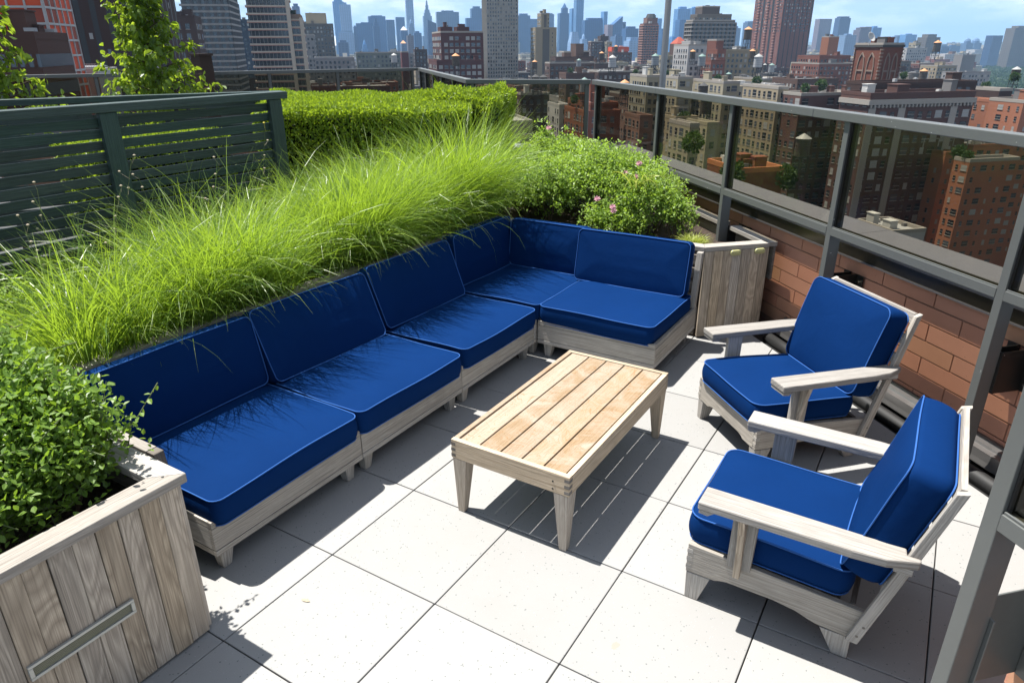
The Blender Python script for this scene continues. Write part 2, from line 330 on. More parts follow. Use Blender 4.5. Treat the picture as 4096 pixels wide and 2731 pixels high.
HAZE = 1.0e-4
CITY = [
('brown_office_block', 'brown brick block with ribbon windows at the left edge below the orange netted tower', -43.1, -35.0, 102.7, 12, 3.2, 'brownL', 'ribbon'),
('netted_tower', 'tower wrapped in orange netting behind white mullions at the left edge', -48.9, -39.7, 122.7, 12, 12.5, 'orange', 'mullion'),
('arcade_building', 'pale concrete arcade frame standing in front of the dark brown tower', -49.5, -46.8, 147.7, 12, 1.0, 'palec', 'arcade'),
('brown_tower', 'huge dark brown brick tower with black vertical window slots behind the small tree', -52.4, -34.6, 177.7, 16.8, 27.5, 'dbrown', 'slots'),
('terrace_building', 'low roof block with white railing to the left of the small tree', -44.3, -38.6, 137.7, 12, -2.0, 'white', 'rail'),
('brown_block', 'brown block with paired white windows between small tree and grey striped tower', -59.2, -47.4, 297.7, 14.7, 12.0, 'dbrown2', 'pairs'),
('striped_tower', 'tall grey tower striped with thin balconies left of the navy towers', -71.8, -49.7, 417.7, 42.1, 38.1, 'greyd', 'balc'),
('navy_tower', 'navy slab tower rising behind the lower navy block', -77.7, -68.6, 637.7, 12.2, 32.5, 'navy', 'grid'),
('navy_block', 'lower navy block in front of the navy slab tower', -75.9, -57.0, 597.7, 33.9, 20.1, 'navy', 'grid'),
('hazy_tower', 'hazy blue tower touching the beige banded tower on its left', -143.8, -131.4, 1497.7, 30, 33.6, 'blue', 'far'),
('banded_tower', 'tall beige tower with pink and cream balcony bands beside the railing', -33.5, -16.8, 347.7, 23.2, 25.9, 'beige', 'bands'),
('banded_wing', 'shorter banded beige wing with a roof tree on its corner', -18.0, -11.7, 349.7, 22.6, 14.5, 'beige', 'bands'),
('hazy_tower', 'slim hazy grey tower behind the beige banded wing', -70.0, -55.8, 1597.7, 30, 76.2, 'blueg', 'far'),
('tan_penthouse', 'tan windowless box penthouse on the grey brick apartment slab', -20.9, -2.3, 742.7, 90, 30.2, 'tan', 'none'),
('apartment_slab', 'grey brown apartment slab with rows of light windows and corner balconies', -28.1, 3.5, 727.7, 25, 20.8, 'greyb', 'grid'),
('stone_block', 'light grey stone block with white cornice in front of the apartment slab', -25.5, -12.9, 637.7, 52.8, 10.5, 'lgrey', 'grid'),
('pale_apartment_house', 'long low pale apartment house with white roof line seen over the railing', -12.6, 15.7, 557.7, 25, -5.8, 'lgrey', 'grid'),
('glass_tower', 'pale blue twin slab with the sharp higher left half', 15.6, 53.2, 2697.7, 30, 142.8, 'skyb', 'far'),
('glass_tower', 'bright pale blue slab in front of the higher twin half', 35.0, 70.0, 2497.7, 30, 123.8, 'skyl', 'far'),
('glass_block', 'broad blue glass base below the two pale slabs', 23.6, 66.3, 2297.7, 30, 38.7, 'skyl', 'far'),
('hazy_block', 'hazy low block at the foot of the pale twin slabs', 12.3, 32.0, 1497.7, 30, 9.1, 'blueg', 'far'),
('hazy_tower', 'broad flat blue slab left of the wide midtown slab', 82.7, 140.5, 2497.7, 60, 70.0, 'blue2', 'far'),
('hazy_tower', 'wide flat topped blue slab tallest of its cluster', 135.1, 194.2, 2747.7, 60, 99.3, 'blue2', 'far'),
('hazy_tower', 'thin blue tower left of the broad flat blue slab', 67.8, 76.6, 2297.7, 60, 55.1, 'blue', 'far'),
('crowned_tower', 'blue tower with stepped crown before the wide flat slab', 114.0, 131.5, 2097.7, 30, 51.6, 'blue', 'crown'),
('spire_tower', 'small bright blue spire tower low in the midtown cluster', 72.3, 87.0, 1897.7, 30, 16.7, 'skyb', 'spire'),
('hazy_tower', 'dark blue box tower right of the wide flat slab', 185.8, 213.3, 2597.7, 30, 83.5, 'blue', 'far'),
('hazy_tower', 'teal blue box tower left of the very slim white grid tower', 243.3, 275.8, 2897.7, 30, 101.8, 'blue2', 'far'),
('slim_tower', 'very slim white gridded tower running out of the top of the picture', 264.4, 289.9, 2697.7, 30.9, 190.5, 'skyl', 'slim'),
('spire_tower', 'pale tapering tower in front of the slim gridded tower', 230.2, 247.0, 2297.7, 30, 76.6, 'skyl', 'spire'),
('hazy_block', 'deep blue block with white triangular roof below the teal box tower', 188.3, 206.1, 2097.7, 30, 41.9, 'blue', 'pyr'),
('copper_roof_tower', 'pale block with a copper orange roof tip in the midtown cluster', 134.0, 143.4, 1497.7, 30, 7.1, 'blueg', 'pyrO'),
('hazy_block', 'brown blue tower right of the copper tipped block', 166.3, 179.8, 1697.7, 30, 23.7, 'brownb', 'far'),
('hazy_block', 'stepped blue block between slim tower and spired landmark tower', 234.2, 255.5, 2197.7, 30, 36.9, 'blue', 'far'),
('landmark_tower', 'tall landmark tower with stepped shoulders and needle spire', 466.8, 508.8, 3897.7, 30, 164.7, 'blue', 'empire'),
('slant_tower', 'dark blue tower with slanted glass top right of the needle spired tower', 262.4, 286.4, 2097.7, 30, 68.1, 'navyb', 'slant'),
('ribbed_slab', 'wide ribbed blue slab with flat top right of the needle spire', 370.8, 449.9, 2697.7, 30, 112.4, 'blueg', 'far'),
('hazy_block', 'low hazy block filling the gap right of the wide ribbed slab', 499.9, 529.6, 2997.7, 30, 76.2, 'blue', 'far'),
('stepped_tower', 'blue stepped office tower just left of the white apartment tower', 477.3, 515.3, 2597.7, 30, 119.6, 'blue', 'far'),
('stepped_block', 'lower left shoulder of the stepped office tower', 442.1, 494.9, 2497.7, 30, 86.3, 'blue', 'far'),
('brown_penthouse', 'brown brick penthouse pair topping the white windowed brown house', 60.7, 67.4, 422.7, 12.5, 11.1, 'redd', 'grid'),
('brown_penthouse', 'small brick penthouse right one above the white windowed brown house', 70.1, 77.0, 422.7, 12, 11.1, 'redd', 'none'),
('brick_apartment_house', 'brown brick house with rows of white windows left of the white tower', 60.2, 84.4, 419.7, 37.5, 8.9, 'redd', 'whitew'),
('brick_apartment_house', 'lower wider part of the white windowed brown brick house', 56.0, 82.1, 409.7, 37.1, -5.8, 'redd', 'whitew'),
('white_tower', 'tall white ribbed apartment tower in the middle of the skyline', 126.8, 153.2, 617.7, 18.0, 58.9, 'white2', 'ribs'),
('terraced_block', 'green grey terraced glass block seen over the back railing', 19.0, 54.2, 617.7, 12, -3.0, 'greeng', 'grid'),
('party_wall_block', 'dark red windowless party wall block right of the green grey block', 57.1, 62.9, 637.7, 12, -2.8, 'red', 'none'),
('small_block', 'pale small block next to the dark red party wall', 64.8, 69.3, 657.7, 12, -4.7, 'lgrey', 'grid'),
('brown_block', 'brown towered block left of the white windowed brown house', 74.5, 86.2, 697.7, 12, -1.5, 'dbrown2', 'grid'),
('hazy_tower', 'broad flat blue tower right behind the white apartment tower', 690.8, 738.1, 2797.7, 30, 105.9, 'blue', 'far'),
('hazy_block', 'lower blue block between white tower and tan tower', 790.8, 834.6, 2997.7, 30, 100.7, 'blue', 'far'),
('tan_shaft', 'tan shaft with grey centre strip on the tan apartment block', 168.9, 175.9, 601.7, 12, 25.6, 'tan', 'strip'),
('hazy_tower', 'hazy blue slab just right behind the tan shaft', 745.5, 772.5, 2597.7, 60, 103.0, 'blueg', 'far'),
('tan_block', 'tan apartment block with sunlit left windows right of the white tower', 163.1, 181.2, 597.7, 15.3, 14.8, 'tan', 'strip'),
('capped_tower', 'blue tower with pointed cap left of the pale slim pair', 823.8, 872.2, 2697.7, 30, 110.1, 'blue2', 'cap'),
('slim_tower', 'pale slim blue tower lower one of a pair', 805.6, 824.2, 2497.7, 30, 116.9, 'skyb', 'far'),
('glass_tower', 'very tall pale blue glass tower cut by the top of the picture', 804.7, 830.3, 2447.7, 30, 205.1, 'skyb', 'far'),
('tapered_tower', 'pale blue glass tower with tapering rounded shoulders', 643.9, 670.3, 1997.7, 30, 35.5, 'skyl', 'taper'),
('spire_tower', 'pale stepped tower right of the tapering glass tower', 641.8, 659.8, 1897.7, 30, 29.7, 'skyl', 'spire'),
('blue_slab', 'long blue slab with two lighter window columns', 785.4, 859.6, 2297.7, 30, 74.6, 'blue2', 'far'),
('thin_shaft', 'thin end shaft rising at the right end of the long blue slab', 844.4, 856.1, 2287.7, 30, 99.2, 'skyb', 'far'),
('pink_tower', 'pinkish tower leaning against the slanted blue tower', 750.7, 764.8, 1997.7, 30, 54.2, 'pinkb', 'far'),
('slant_tower', 'blue tower with slanted left roof line', 799.1, 832.7, 2097.7, 30, 78.8, 'blue', 'slantl'),
('hazy_block', 'narrow right shoulder of the slanted blue tower', 841.6, 851.1, 2117.7, 30, 64.4, 'blue', 'far'),
('stepped_block', 'dark blue stepped block left of the pink balcony tower', 763.9, 799.7, 1897.7, 30, 42.2, 'blue', 'far'),
('hazy_block', 'small blue box below the slanted blue tower', 580.8, 596.3, 1497.7, 30, 18.8, 'blueg', 'far'),
('pale_block', 'pale crowned block behind the orange construction floor', 571.7, 597.4, 1397.7, 30, 9.8, 'skyl', 'far'),
('dark_block', 'dark brown block with higher right shaft in midtown front row', 316.7, 331.7, 897.7, 12, 5.7, 'dbrown2', 'grid'),
('dark_shaft', 'higher right shaft of the dark brown front row block', 332.7, 343.3, 907.7, 12, 11.8, 'dbrown2', 'none'),
('brown_wide_house', 'wide brown brick house with arches behind the back railing', 140.7, 172.3, 477.7, 12, -9.1, 'brown', 'grid'),
('penthouse_floor', 'dark penthouse floor along the wide brown brick house', 147.6, 175.0, 487.7, 12, -5.8, 'dbrown2', 'ribbon'),
('chimney_tower', 'square brown chimney tower on the wide brown house', 162.6, 168.2, 489.7, 12, 2.3, 'brown', 'none'),
('brown_stub', 'short brown stub right of the square chimney tower', 169.4, 173.2, 492.7, 12, -2.2, 'dbrown2', 'none'),
('brown_stub', 'short brown stub left of the square chimney tower', 155.2, 160.2, 492.7, 12, -2.4, 'brown', 'none'),
('arched_block', 'brown block with four dark arches right of the wide brown house', 186.9, 199.8, 517.7, 12, -10.4, 'brown', 'arches'),
('cream_block', 'narrow cream block left of the orange construction floor', 337.5, 344.5, 897.7, 12, 5.2, 'cream', 'grid'),
('netted_building', 'building with bright orange construction netting on its top floor', 306.6, 326.4, 797.7, 12, -0.6, 'orangeb', 'netted'),
('brown_block', 'brown block below the orange netted top floor', 300.3, 322.7, 777.7, 12, -6.3, 'brown', 'grid'),
('balcony_tower', 'pink brown balcony tower with an octagonal crown', 385.9, 405.4, 897.7, 12, 26.2, 'pinkbr', 'balcw'),
('tower_crown', 'crown block of the pink brown balcony tower', 392.2, 406.5, 902.7, 12, 32.9, 'pinkbr', 'crownb'),
('hazy_tower', 'slim blue tower directly left of the thin mast', 988.6, 1001.6, 2197.7, 30, 76.8, 'skyb', 'far'),
('hazy_tower', 'blue tower directly right behind the thin mast', 959.8, 980.8, 2097.7, 30, 46.4, 'blue', 'far'),
('twin_tower', 'left one of the tall blue glass twins right of the thin mast', 1100.9, 1143.7, 2297.7, 30, 108.7, 'skyb', 'far'),
('twin_tower', 'right one of the tall blue glass twins behind the grey stepped house', 1149.6, 1191.3, 2297.7, 30, 111.5, 'skyb', 'far'),
('hazy_block', 'darker blue block in front of the left glass twin', 1013.6, 1043.1, 2097.7, 30, 70.1, 'blue', 'far'),
('hazy_block', 'small blue block at the foot of the left glass twin', 898.7, 916.6, 1897.7, 30, 16.4, 'skyb', 'far'),
('roof_box', 'brown top box of the grey stepped balcony house', 292.4, 307.8, 563.7, 12, 29.8, 'dbrown3', 'none'),
('stepped_house', 'upper step of the grey stepped balcony house', 286.5, 316.7, 559.7, 12, 23.7, 'greyb', 'grid'),
('stepped_house', 'grey stepped balcony house with dark window rows in front of the glass twins', 280.1, 317.0, 553.7, 12, 19.4, 'greyb', 'balcd'),
('red_roof_house', 'brown house with red pyramid roof left of the white party wall', 250.6, 259.1, 517.7, 12, 2.8, 'brown', 'pyrR'),
('white_house', 'white house with tall windows and big blank party wall', 210.3, 222.4, 417.7, 20.3, 1.5, 'whitep', 'grid'),
('white_step', 'upper white step behind the white party wall', 213.8, 220.8, 422.7, 12, 3.4, 'whitep', 'none'),
('cream_house', 'cream house with rows of small windows right of the thin mast', 224.0, 230.5, 477.7, 15.8, -5.5, 'cream', 'grid'),
('red_brown_house', 'red brown house in front of the grey stepped balcony house', 235.2, 241.2, 427.7, 12, -1.4, 'redd2', 'grid'),
('chimney_block', 'tall brick chimney block on the red brown house', 237.2, 242.3, 433.7, 12, 4.4, 'redd2', 'none'),
('tan_house', 'long tan house right of the red brown house', 249.6, 272.9, 442.7, 12, -1.6, 'tan', 'grid'),
('red_white_house', 'small red and white fronted house below the long tan house', 215.6, 224.6, 397.7, 12, -6.8, 'redd2', 'grid'),
('hazy_block', 'hazy blue block behind the framed roof tank', 1255.0, 1275.0, 2197.7, 30, 49.9, 'blueg', 'far'),
('hazy_tower', 'hazy blue stepped tower left of the red tower', 1415.1, 1443.7, 2397.7, 30, 72.2, 'blueg', 'far'),
('red_tower', 'huge red brown tower with a sunlit balcony side cut by the top of the picture', 489.7, 527.5, 757.7, 58.7, 81.3, 'redt', 'redtower'),
('pink_tower', 'pink and blue tower right of the red brown tower', 1840.1, 1893.7, 2597.7, 30, 90.9, 'pinkb', 'far'),
('hazy_tower', 'dark blue slab with stepped top right of the pink and blue tower', 1853.6, 1900.2, 2497.7, 30, 90.7, 'navyb', 'far'),
('white_block', 'white ribbed block between the dark blue slab and the orange brown block', 1361.0, 1395.0, 1797.7, 30, 24.1, 'skyl', 'far'),
('hazy_tower', 'blue grey tower behind the white satellite dish', 1558.9, 1595.5, 1997.7, 30, 40.9, 'brownb', 'far'),
('hazy_tower', 'brown topped tower behind the white satellite dish', 1617.8, 1638.1, 2047.7, 30, 50.5, 'pinkb', 'far'),
('hazy_tower', 'light blue slab right behind the satellite dish', 1683.4, 1715.6, 2097.7, 30, 49.1, 'skyb', 'far'),
('orange_block', 'orange brown windowless block left of the arched brick tower', 510.1, 522.2, 697.7, 12.4, 8.6, 'orangebr', 'none'),
('brick_house', 'upper brick floors of the low brick house below the red tower', 351.8, 378.2, 487.7, 27.4, -6.6, 'redd2', 'grid'),
('brick_house', 'low wide brick house with white trim below the red tower', 343.8, 373.4, 475.7, 34.1, -11.4, 'redd2', 'grid'),
('arched_tower', 'square brick roof tower with tall pointed blind arches', 178.0, 186.1, 212.7, 13.5, 1.6, 'redd2', 'gothic'),
('hazy_block', 'small hazy block right of the arched brick tower', 2119.5, 2150.8, 2497.7, 30, 27.6, 'blueg', 'far'),
('hazy_block', 'pale blue twin topped block right of the arched brick tower', 1984.6, 2030.0, 2297.7, 30, 31.1, 'skyb', 'far'),
('white_modern_house', 'white and yellow modern house left of the grey ribbed tower', 696.0, 725.5, 797.7, 12, -3.6, 'whitep', 'grid'),
('yellow_block', 'yellow topped stair block on the white modern house', 724.9, 732.7, 817.7, 12, 2.3, 'cream', 'grid'),
('ribbed_tower', 'grey ribbed tower on the right of the skyline', 1353.1, 1390.5, 1497.7, 30, 15.4, 'greyb', 'far'),
('hazy_block', 'hazy block right of the grey ribbed tower', 1864.7, 1895.7, 1997.7, 30, -7.9, 'blueg', 'far'),
('hazy_block', 'low hazy block with small blue box on the right skyline', 2277.8, 2321.1, 2397.7, 30, -7.1, 'blueg', 'far'),
('domed_tower', 'left one of two domed hazy towers on the right skyline', 2543.7, 2576.0, 2597.7, 30, 1.7, 'blueg', 'dome'),
('domed_tower', 'right one of two domed hazy towers on the right skyline', 2582.0, 2618.8, 2597.7, 30, 3.2, 'blueg', 'dome'),
('hazy_tower', 'leaning looking dark blue slab on the far right skyline', 2256.4, 2298.9, 2197.7, 30, 26.6, 'navyb', 'far'),
('grey_slab', 'tall grey slab cut by the right edge of the picture', 1810.7, 1908.3, 1697.7, 30, 39.3, 'greyb', 'far'),
('white_house', 'white windowless house above the right park edge', 683.8, 701.4, 697.7, 12, -10.4, 'lgrey', 'none'),
('pale_house', 'pale grey house with few windows at the park edge', 502.6, 540.5, 517.7, 12, -20.6, 'lgrey', 'grid'),
('penthouse_floor', 'long dark penthouse floor over the cornice house', 151.9, 187.6, 181.7, 12, -8.9, 'dbrown2', 'grid'),
('cornice_house', 'long dark brick house with pale stone cornice below the arched tower', 139.9, 173.8, 167.7, 12, -10.8, 'redk', 'corn'),
('dark_brick_house', 'dark brick house with roof hedge left of the cornice house', 139.6, 161.0, 197.7, 12, -12.5, 'redk', 'grid'),
('tan_house', 'tan house with sunlit window side left of the dark brick house', 138.0, 141.7, 207.7, 21.3, -11.1, 'tan', 'grid'),
('cream_house', 'cream house with sunlit window side behind the middle of the long railing', 135.3, 141.8, 237.7, 23.2, -10.7, 'cream', 'grid'),
('cream_house', 'narrow cream house with sunlit side left of centre of the long railing', 127.3, 133.5, 257.7, 14.7, -9.8, 'cream', 'grid'),
('cream_house', 'cream house with dark front right of the back railing corner', 123.3, 129.3, 277.7, 17.8, -9.9, 'cream', 'grid'),
('brown_house', 'brown house behind the corner of the back railing', 114.3, 129.6, 357.7, 12, -11.5, 'brown', 'grid'),
('dark_house', 'dark house with dim windows right of the tall hedge shrub', 75.7, 88.2, 297.7, 12.5, -17.0, 'dbrown2', 'grid'),
('small_house', 'small white and brown house behind the rose bush', 78.9, 83.4, 252.7, 15.3, -18.4, 'whitep', 'grid'),
('red_terraced_house', 'red brick terraced house with awnings seen through the back glass', 74.3, 85.5, 209.7, 22.1, -17.1, 'redb', 'grid'),
('red_terraced_step', 'second step of the red brick terraced house', 77.7, 87.0, 215.7, 23.3, -15.2, 'redb', 'grid'),
('red_stair_tower', 'red brick stair tower of the terraced house', 82.5, 87.6, 229.7, 12, -10.2, 'redb', 'none'),
('brown_house', 'brown house low behind the first long railing pane', 86.9, 91.0, 197.7, 12, -17.7, 'pinkbr', 'grid'),
('tan_house', 'tan house with flat white roof behind the second long railing pane', 93.5, 100.5, 187.7, 12, -17.4, 'tan', 'grid'),
('cream_house', 'cream house with blank wall low behind the second long railing pane', 85.3, 87.8, 162.7, 12, -16.6, 'cream', 'grid'),
('pale_block', 'pale stair block right of the blank cream house', 95.4, 98.9, 172.7, 12, -17.6, 'cream', 'grid'),
('low_roof_house', 'tile edged low house with white roof behind the third long railing pane', 68.6, 77.2, 109.7, 12, -18.7, 'redb', 'none'),
('orange_brown_house', 'left wing of the orange brown stepped apartment house behind the right glass', 163.5, 167.6, 162.7, 13.8, -26.3, 'redo', 'sills'),
('orange_brown_house', 'right wing of the orange brown stepped apartment house behind the right glass', 156.7, 172.2, 147.7, 5, -25.9, 'redo', 'sills'),
('orange_brown_penthouse', 'penthouse of the orange brown stepped apartment house under the timber trellis', 175.4, 189.8, 165.7, 19.2, -25.2, 'redo', 'grid'),
('orange_brown_house', 'orange brown house above the long railing near the right edge', 197.7, 202.3, 182.7, 12, -14.7, 'redo', 'sills'),
('orange_brown_house', 'orange brown house cut by the right edge above the railing', 196.8, 207.6, 172.7, 12, -14.1, 'redo', 'sills'),
('dark_block', 'dark stair block between the two orange brown houses above the railing', 213.6, 218.8, 197.7, 12, -12.4, 'dbrown2', 'none'),
('low_white_house', 'low white roofed house deep down behind the right glass', 119.6, 128.4, 127.7, 12, -37.3, 'whitep', 'none')]
TANKS = [
('dark tank with white cone roof behind the third long pane', 107.3, 147.7, -26.1, 0.95, 'tank_wood', 'cone_grey'),
('grey tank with cone roof high on black legs left of the red tower', 203.2, 327.7, -12.8, 1.15, 'tank_white', 'cone_grey'),
('dark framed tank standing above the tan house left of the red tower', 255.0, 427.7, -0.3, 1.35, 'tank_wood', 'cone_orange'),
('white round tank with pointed lid beside the back railing corner', 127.3, 327.7, -11.4, 1.0, 'tank_white', 'cone_grey'),
('grey tank with green cone roof behind the mast', 162.3, 357.7, -11.7, 1.05, 'tank_grey', 'cone_green'),
('pale tank with pointed lid in the middle of the roofs right of the mast', 172.9, 327.7, -11.2, 1.0, 'tank_grey', 'cone_green'),
('tank with orange cone roof on the brown block right of the wide brown house', 184.3, 497.7, -10.8, 0.95, 'tank_wood', 'cone_orange'),
('tank with orange cone roof in front of the dark block', 295.7, 757.7, -9.1, 1.2, 'tank_wood', 'cone_orange'),
('small tank with green cone on the roofs in front of the wide brown house', 134.3, 397.7, -11.7, 0.75, 'tank_grey', 'cone_green'),
('orange topped tank in front of the white windowed brown house', 53.5, 327.7, -9.7, 0.95, 'tank_wood', 'cone_orange'),
('slim white tank on the roofs seen over the left part of the back railing', 33.5, 417.7, -9.8, 0.9, 'tank_white', 'cone_grey'),
('black tank with orange lid on a brick arch base right of the arched tower', 517.8, 557.7, -11.2, 1.7, 'tank_wood', 'cone_orange'),
('small dark tank with grey cone above the park edge', 250.9, 227.7, -13.9, 0.85, 'tank_wood', 'cone_grey'),
('tank with tan cone on the red terraced house', 77.9, 222.7, -14.7, 0.8, 'tank_grey', 'cone_green'),
('dark tank with grey cone seen through the second long pane', 101.7, 247.7, -17.6, 0.9, 'tank_wood', 'cone_orange'),
('dark tank with grey cone seen through the third long pane', 102.5, 187.7, -19.3, 0.9, 'tank_wood', 'cone_grey'),
('broad dark tank near the top of the third long pane', 111.7, 207.7, -16.1, 0.8, 'tank_wood', 'roof_dark'),
('dark tank behind the glass right of the tall shrub', 79.4, 287.7, -16.9, 0.9, 'tank_wood', 'roof_dark'),
('second dark tank behind the glass right of the tall shrub', 84.1, 292.7, -16.8, 0.85, 'tank_wood', 'roof_dark'),
('tank with brown cone on the tan house left of the dark brick house', 229.6, 377.7, -8.6, 0.9, 'tank_wood', 'cone_orange'),
('tank with orange cone lid on the house left of the tan house', 203.3, 397.7, -8.8, 0.9, 'tank_wood', 'cone_orange'),
('orange coned tank on the roofs left of the tan apartment block', 114.1, 417.7, -13.5, 0.85, 'tank_wood', 'cone_orange')]
SHRUBS = [
('bright green shrub on the roof terrace behind the long railing left of the tan house', 165.8, 297.7, -13.0, 1.6, 100),
('small bright tree on the roof terrace below the red tower', 218.4, 197.7, -9.1, 1.4, 101),
('bright roof tree above the dark brick house', 162.0, 259.7, -12.5, 1.7, 102),
('green hedge clump on the roof of the dark brick house', 144.3, 202.7, -11.5, 1.3, 103),
('tall ivy clump beside the chimneys on the dark brick house', 150.4, 203.7, -11.0, 1.6, 104),
('green shrub row left on the cornice house terrace', 159.6, 183.7, -11.4, 1.0, 105),
('green shrub row right on the cornice house terrace', 180.2, 183.7, -11.3, 1.3, 106),
('spiky green plant near the right end of the cornice house terrace', 186.8, 184.7, -11.7, 1.4, 107),
('green roof garden shrub right of the arched tower', 227.6, 257.7, -10.9, 1.3, 108),
('round roof bush at the park edge', 248.8, 237.7, -14.4, 1.5, 109),
('little tree standing on the corner of the banded wing', -15.0, 350.7, 14.9, 1.1, 110),
('green roof shrub among the white roofs behind the mast', 155.0, 327.7, -11.8, 1.5, 111),
('green roof shrub left of the round white tank', 139.3, 327.7, -10.8, 1.3, 112),
('roof garden bush on the brown house behind the railing corner', 117.2, 359.7, -10.8, 1.3, 113),
('green shrub on the red terraced house step', 73.8, 219.7, -14.5, 1.2, 114),
('yellow green shrub on the orange brown stepped house terrace', 157.8, 149.7, -25.6, 1.3, 115),
('dark green shrub on the orange brown stepped house terrace', 158.7, 153.7, -25.5, 1.7, 116),
('green shrubs around the tile edged low house', 67.1, 109.7, -20.1, 1.9, 117),
('green shrubs right of the tile edged low house', 77.6, 109.7, -21.2, 1.9, 118),
('dark green roof terrace planting behind the second long pane', 98.5, 192.7, -19.1, 1.8, 119),
('green grass clump on the low roof just beyond the second long pane', 47.5, 87.7, -11.1, 1.3, 120)]
DISH = (173.3, 213.7, 1.8)
TRELLIS = (160.1, 167.7, -24.7)

# ================================================================ TERRACE STRUCTURE
def clip(poly, a, b, c):   # keep a*x+b*y <= c
    out_ = []
    for i in range(len(poly)):
        p, q_ = poly[i], poly[(i+1) % len(poly)]
        dp, dq = a*p[0]+b*p[1]-c, a*q_[0]+b*q_[1]-c
        if dp <= 0: out_.append(p)
        if (dp < 0 < dq) or (dq < 0 < dp):
            k = dp/(dp-dq); out_.append((p[0]+(q_[0]-p[0])*k, p[1]+(q_[1]-p[1])*k))
    return out_
W = Matrix(((S2, S2, 0, 0), (-S2, S2, 0, 0), (0, 0, 1, 0), (0, 0, 0, 1)))      # (t, n, z) of the 45 degree parapet
WP = Matrix(((S2, 0, S2, 0), (S2, 0, -S2, 0), (0, 1, 0, 0), (0, 0, 0, 1)))     # profile (n, z) pushed along t
N_FLOOR = 3.825

tower = MB(); tower.prism(clip([(-14, -9), (9, -9), (9, 14), (-14, 14)], S2, S2, 4.42), -82, -0.06, L=(0, 0, 1))
tag(tower.build('rooftop_slab', 'roof_membrane'), kind='structure')
floor = thing('terrace_floor', None, None); floor['kind'] = 'structure'
T = .61
for i in range(-3, 7):
    for j in range(-4, 10):
        g = .0022 + random.random()*.0012
        x0, x1, y0, y1 = i*T+g, (i+1)*T-g, j*T+g, (j+1)*T-g
        if x1 > 4.3 or (x1 < -1.3): continue
        pl = clip([(x0, y0), (x1, y0), (x1, y1), (x0, y1)], S2, S2, N_FLOOR)
        if len(pl) < 3 or (x0 < -1.25 and y0 > .2 and j > 0): continue
        dz = random.uniform(-.0012, .0012)
        MB().prism(pl, -.05, dz).build('paver', 'paver', floor, bevel=.0035)

# ---- brick parapet W1
def brick_run(parent, Mx, t0, t1, zc, n_face, courses, L=.447, off=0.0):
    bl = L-.009; meshes = []
    for k in range(4):
        b_ = MB(); d_ = random.uniform(-.0015, .0015); b_.box(0, bl, -.006+d_, .012, 0, .1015); meshes.append(b_.mesh('brick', ['terrace_brick']))
    rot = Mx.to_3x3().to_4x4()
    for c in courses:
        z = zc+c*.1105; t = t0 - (L/2 if c % 2 else 0) + off
        while t < t1-.02:
            a = max(t, t0); e = min(t+bl, t1)
            if e-a > .03:
                me = random.choice(meshes)
                o = bpy.data.objects.new('brick', me); COL.objects.link(o); o.parent = parent
                loc = Mx @ Vector((a, n_face, z+random.uniform(-.001, .001)))
                sc = (e-a)/bl
                o.matrix_local = Matrix.Translation(loc) @ rot @ Matrix.Diagonal((sc, 1, 1, 1))
            t += L
wall = thing('parapet_wall', 'orange brown brick parapet under the long railing with dark metal coping', 'wall')
MB().box(-8, 1.09, 4.106, 4.40, -.06, .838, W).build('wall_core', 'mortar', wall)
brick_run(wall, W, -2.746, 1.09, .068, 4.104, range(7))
brick_run(wall, W, -6.6, -2.75, .068, 4.104, range(4, 7), off=.276)
cop = MB()
for a, e in ((-6.9, -4.3), (-4.295, -1.9), (-1.895, .33), (.335, 1.5)):
    cop.prism([(4.052, .846), (4.058, .846), (4.062, .935), (4.50, .955), (4.50, .86), (4.51, .86), (4.51, .963), (4.046, .942)], a, e, WP, L=(0, 0, 1))
cop.build('coping', 'coping_metal', wall)
fas = MB(); fas.box(-6.9, 1.2, 4.047, 4.051, .853, .938, W); fas.build('fascia', 'fascia_metal', wall)
lip = MB(); lip.prism([(4.050, .836), (4.080, .836), (4.080, .848), (4.036, .852), (4.036, .842)], -6.9, 1.2, WP, L=(0, 0, 1)); lip.build('drip_edge', 'coping_metal', wall)
ch = MB(); ch.prism([(3.985, .035), (3.990, .028), (3.998, .112), (4.035, .118), (4.042, .130), (4.075, .134), (4.080, .146), (4.103, .147), (4.103, .137), (4.085, .135), (4.080, .122), (4.046, .118), (4.040, .106), (4.004, .100)], -2.36, 1.09, WP, L=(0, 0, 1))
ch.build('base_flashing', 'channel_metal', wall)
MB().tube([W @ Vector((t_, 3.905, .012)) for t_ in np.linspace(-2.3, 1.0, 12)], .045, 10).build('rubber_gasket', 'rubber', wall, smooth=True)
MB().box(-2.5, 1.3, 3.83, 4.1, -.07, -.02, W).build('gutter', 'rubber', wall)

wall2 = thing('parapet_wall', 'short brick parapet pier at the lower right corner behind the nearest post', 'wall')
MB().box(1.096, 5, 2.636, 4.42, -.06, .838, W).build('wall_core', 'mortar', wall2)
brick_run(wall2, W, 1.09, 3.2, .05, 2.634, range(8))
Wr = Matrix.Translation((0, 0, 0)) @ W
side = W @ Matrix(((0, -1, 0, 0), (1, 0, 0, 0), (0, 0, 1, 0), (0, 0, 0, 1)))    # face looking back along -t
brick_run(wall2, side, 2.63, 4.1, .05, -1.094+.0, range(8))
MB().box(1.02, 5, 2.58, 4.5, .846, .94, W).build('coping', 'coping_metal', wall2, bevel=.004)

